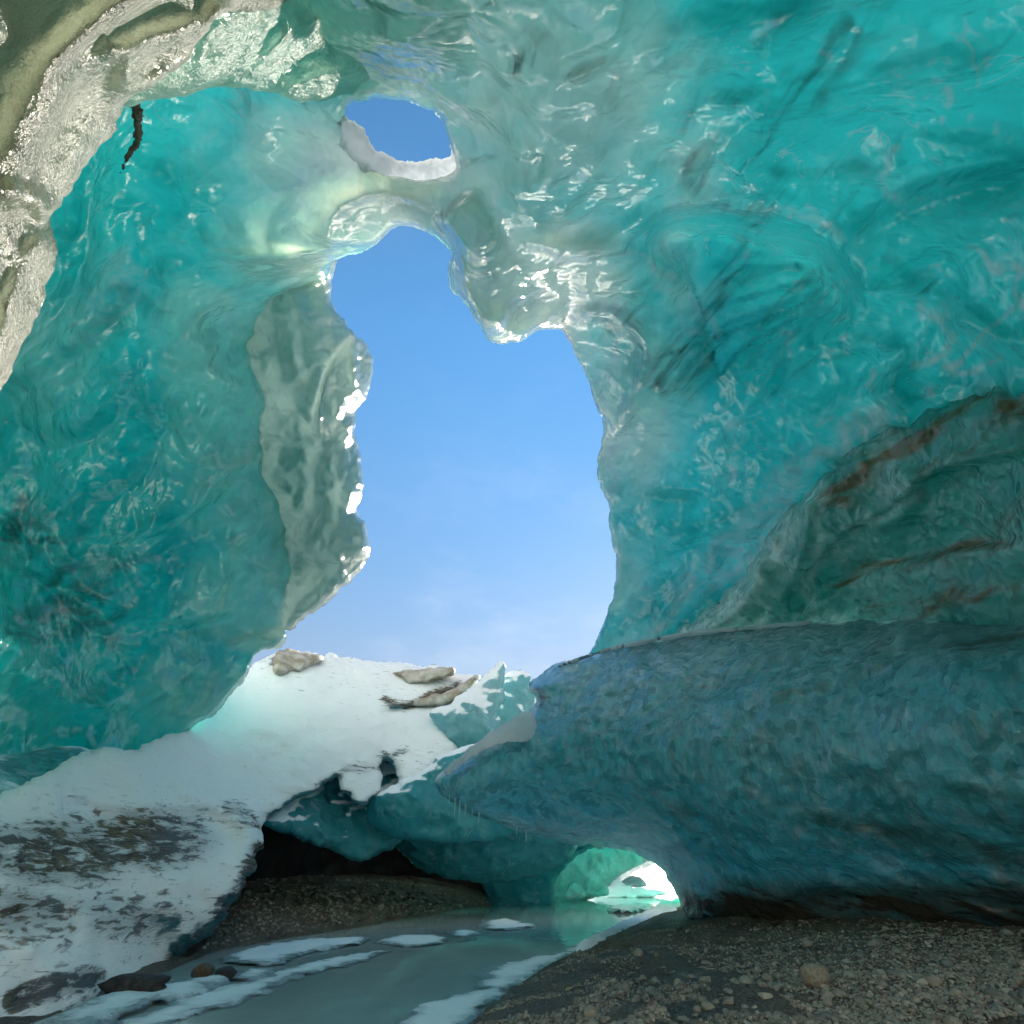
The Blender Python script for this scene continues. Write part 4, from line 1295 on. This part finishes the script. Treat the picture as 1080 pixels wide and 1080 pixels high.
x, y, z = on_ground(862, 1040)
put('boulder', stone_mesh('boulder', M_tan, 41, 3, (1, 0.75, 0.72), 0.14), (x, y, z + 0.06), 0.12, 0.3, 'large pale tan rounded boulder lying on the gravel before the ledge', 'boulder')
p = ground_pt(212, 1034)
put('rock', stone_mesh('rock', M_brownrock, 42, 3, (1, 0.8, 0.8), 0.25), (p[0], p[1], 0.07), 0.13, 0.7, 'brown rock in the shallows at the left bank', 'rock')
p = ground_pt(236, 1034)
put('rock', stone_mesh('rock', M_blackrock, 43, 3, (1, 0.8, 0.6), 0.25), (p[0], p[1], 0.06), 0.13, 0.2, 'black snow dusted rock in the shallows beside the brown one', 'rock')
p = ground_pt(140, 1052)
put('rock', stone_mesh('rock', M_blackrock, 44, 3, (1, 0.35, 0.30), 0.3), (p[0], p[1], 0.10), 0.34, 0.35, 'long low dark rock on the snowy ice apron', 'rock')
p = ground_pt(238, 1006)

variants = [(hull_mesh('pebble', M_stone, 60 + i, int(rng.integers(11, 22)), (1, rng.uniform(0.6, 0.95), rng.uniform(0.4, 0.75))) if i % 3 else stone_mesh('pebble', M_stone, 60 + i, 2, (1, rng.uniform(0.65, 0.95), rng.uniform(0.5, 0.8)), 0.40)) for i in range(12)]
LAB = {True: ('grey brown pebble among many on the gravel bank below the ledge', 'pebbles on the gravel bank'),
       False: ('dull rounded stone among many on the floor of the dark cave', 'stones in the dark cave')}
cnt = 0
cands = []
for k in range(2600):
    if rng.random() < 0.8:
        px, py = rng.uniform(560, 1120), rng.uniform(980, 1095)
        side = True
    else:
        px, py = rng.uniform(225, 540), rng.uniform(944, 998)
        side = False
    cands.append((px, py, side))
spots = []
for px, py, side in cands:
    p = ground_pt(px, py, 0.35)
    s = float(np.clip(rng.lognormal(-3.9, 0.5), 0.012, 0.07)) * (1.9 if not side else 1.0)
    zz = gz(p[0], p[1])
    if zz < 0.06 or p[1] > 24 or p[1] < 3:
        continue
    if side and p[0] < 1.2 and rng.random() < 0.5:
        continue
    dist = math.hypot(p[0], p[1])
    spots.append((s / dist, p[0], p[1], zz, s, side))
spots.sort(reverse=True)
for a, x, y, zz, s, side in spots[:290]:
    lab, grp = LAB[side]
    o = put('pebble', variants[cnt % 12], (x, y, zz + s * 0.12), s, rng.uniform(0, 6.28), lab, 'pebble' if side else 'stone', grp, rng.uniform(-0.3, 0.3))
    cnt += 1

# the finer gravel: one mass nobody could count
protos = []
for i in range(6):
    me = hull_mesh('grit', M_stone, 90 + i, 11, (1, 0.8, 0.6))
    protos.append((np.array([v.co[:] for v in me.vertices]), np.array([p.vertices[:] for p in me.polygons])))
    bpy.data.meshes.remove(me)
VV, FF, off = [], [], 0
N = 56000
px = rng.uniform(480, 1330, N)
py = 975 + 130 * rng.random(N) ** 0.8
m2 = rng.random(N) < 0.22
px = np.where(m2, rng.uniform(220, 560, N), px)
py = np.where(m2, rng.uniform(942, 1000, N), py)
pts = np.array([ground_pt(a, b, 0.3)[:2] for a, b in zip(px, py)])
zs = ground_z(pts)
dens = fbm(np.c_[pts * 0.8, np.zeros(N)], 3, 71)
for i in range(N):
    x, y = pts[i]
    if zs[i] < 0.05 or y > 26 or y < 3 or (not m2[i] and x < 2.0 and dens[i] < -0.05) or dens[i] < -0.45:
        continue
    v, f = protos[i % 6]
    s = float(np.clip(rng.lognormal(-4.5, 0.5), 0.005, 0.03)) * (2.2 if m2[i] else 1.0)
    a = rng.uniform(0, 6.28)
    ca, sa = math.cos(a), math.sin(a)
    q = v * s
    q = np.c_[q[:, 0] * ca - q[:, 1] * sa + x, q[:, 0] * sa + q[:, 1] * ca + y, q[:, 2] + zs[i] + s * 0.2]
    VV.append(q)
    FF.append(f + off)
    off += len(v)
o = link_mesh('gravel', np.concatenate(VV), np.concatenate(FF), M_stone, None, False)
tag(o, 'fine mixed gravel strewn over the banks', 'gravel', kind='stuff')

# ------------------------------------------------------------------ icicles under the ledge nose
M_icicle = ice_mat('icicle_ice', absorb=(0.5, 0.9, 0.95), dens=0.4, diff=0.3, frost=0.3)
for i, (px, py, L) in enumerate(((474, 842, 0.18), (480, 846, 0.34), (485, 848, 0.42), (491, 852, 0.26), (498, 857, 0.16), (505, 861, 0.2), (545, 877, 0.15), (555, 880, 0.22))):
    d = dirs(np.array([px], float), np.array([py], float))[0]
    p = CAM + d * 12.75
    bm = bmesh.new()
    rings = 7
    prev = None
    for k in range(rings):
        t = k / (rings - 1)
        rr = 0.019 * (1 - t) ** 0.8 * (1 + 0.2 * math.sin(k * 2.1 + i)) + 0.002
        vs = [bm.verts.new((rr * math.cos(a * math.pi / 4), rr * math.sin(a * math.pi / 4), 0.08 - t * L)) for a in range(8)]
        if prev:
            for a in range(8):
                bm.faces.new((prev[a], vs[a], vs[(a + 1) % 8], prev[(a + 1) % 8])[::-1])
        else:
            bm.faces.new(vs)
        prev = vs
    bm.faces.new(prev[::-1])
    bmesh.ops.recalc_face_normals(bm, faces=bm.faces)
    me = bpy.data.meshes.new('icicle')
    bm.to_mesh(me)
    bm.free()
    me.materials.append(M_icicle)
    me.polygons.foreach_set('use_smooth', np.ones(len(me.polygons), bool))
    o = bpy.data.objects.new('icicle', me)
    COL.objects.link(o)
    o.location = p
    tag(o, 'thin clear icicle hanging under the ledge nose', 'icicle', 'icicles under the ledge nose')
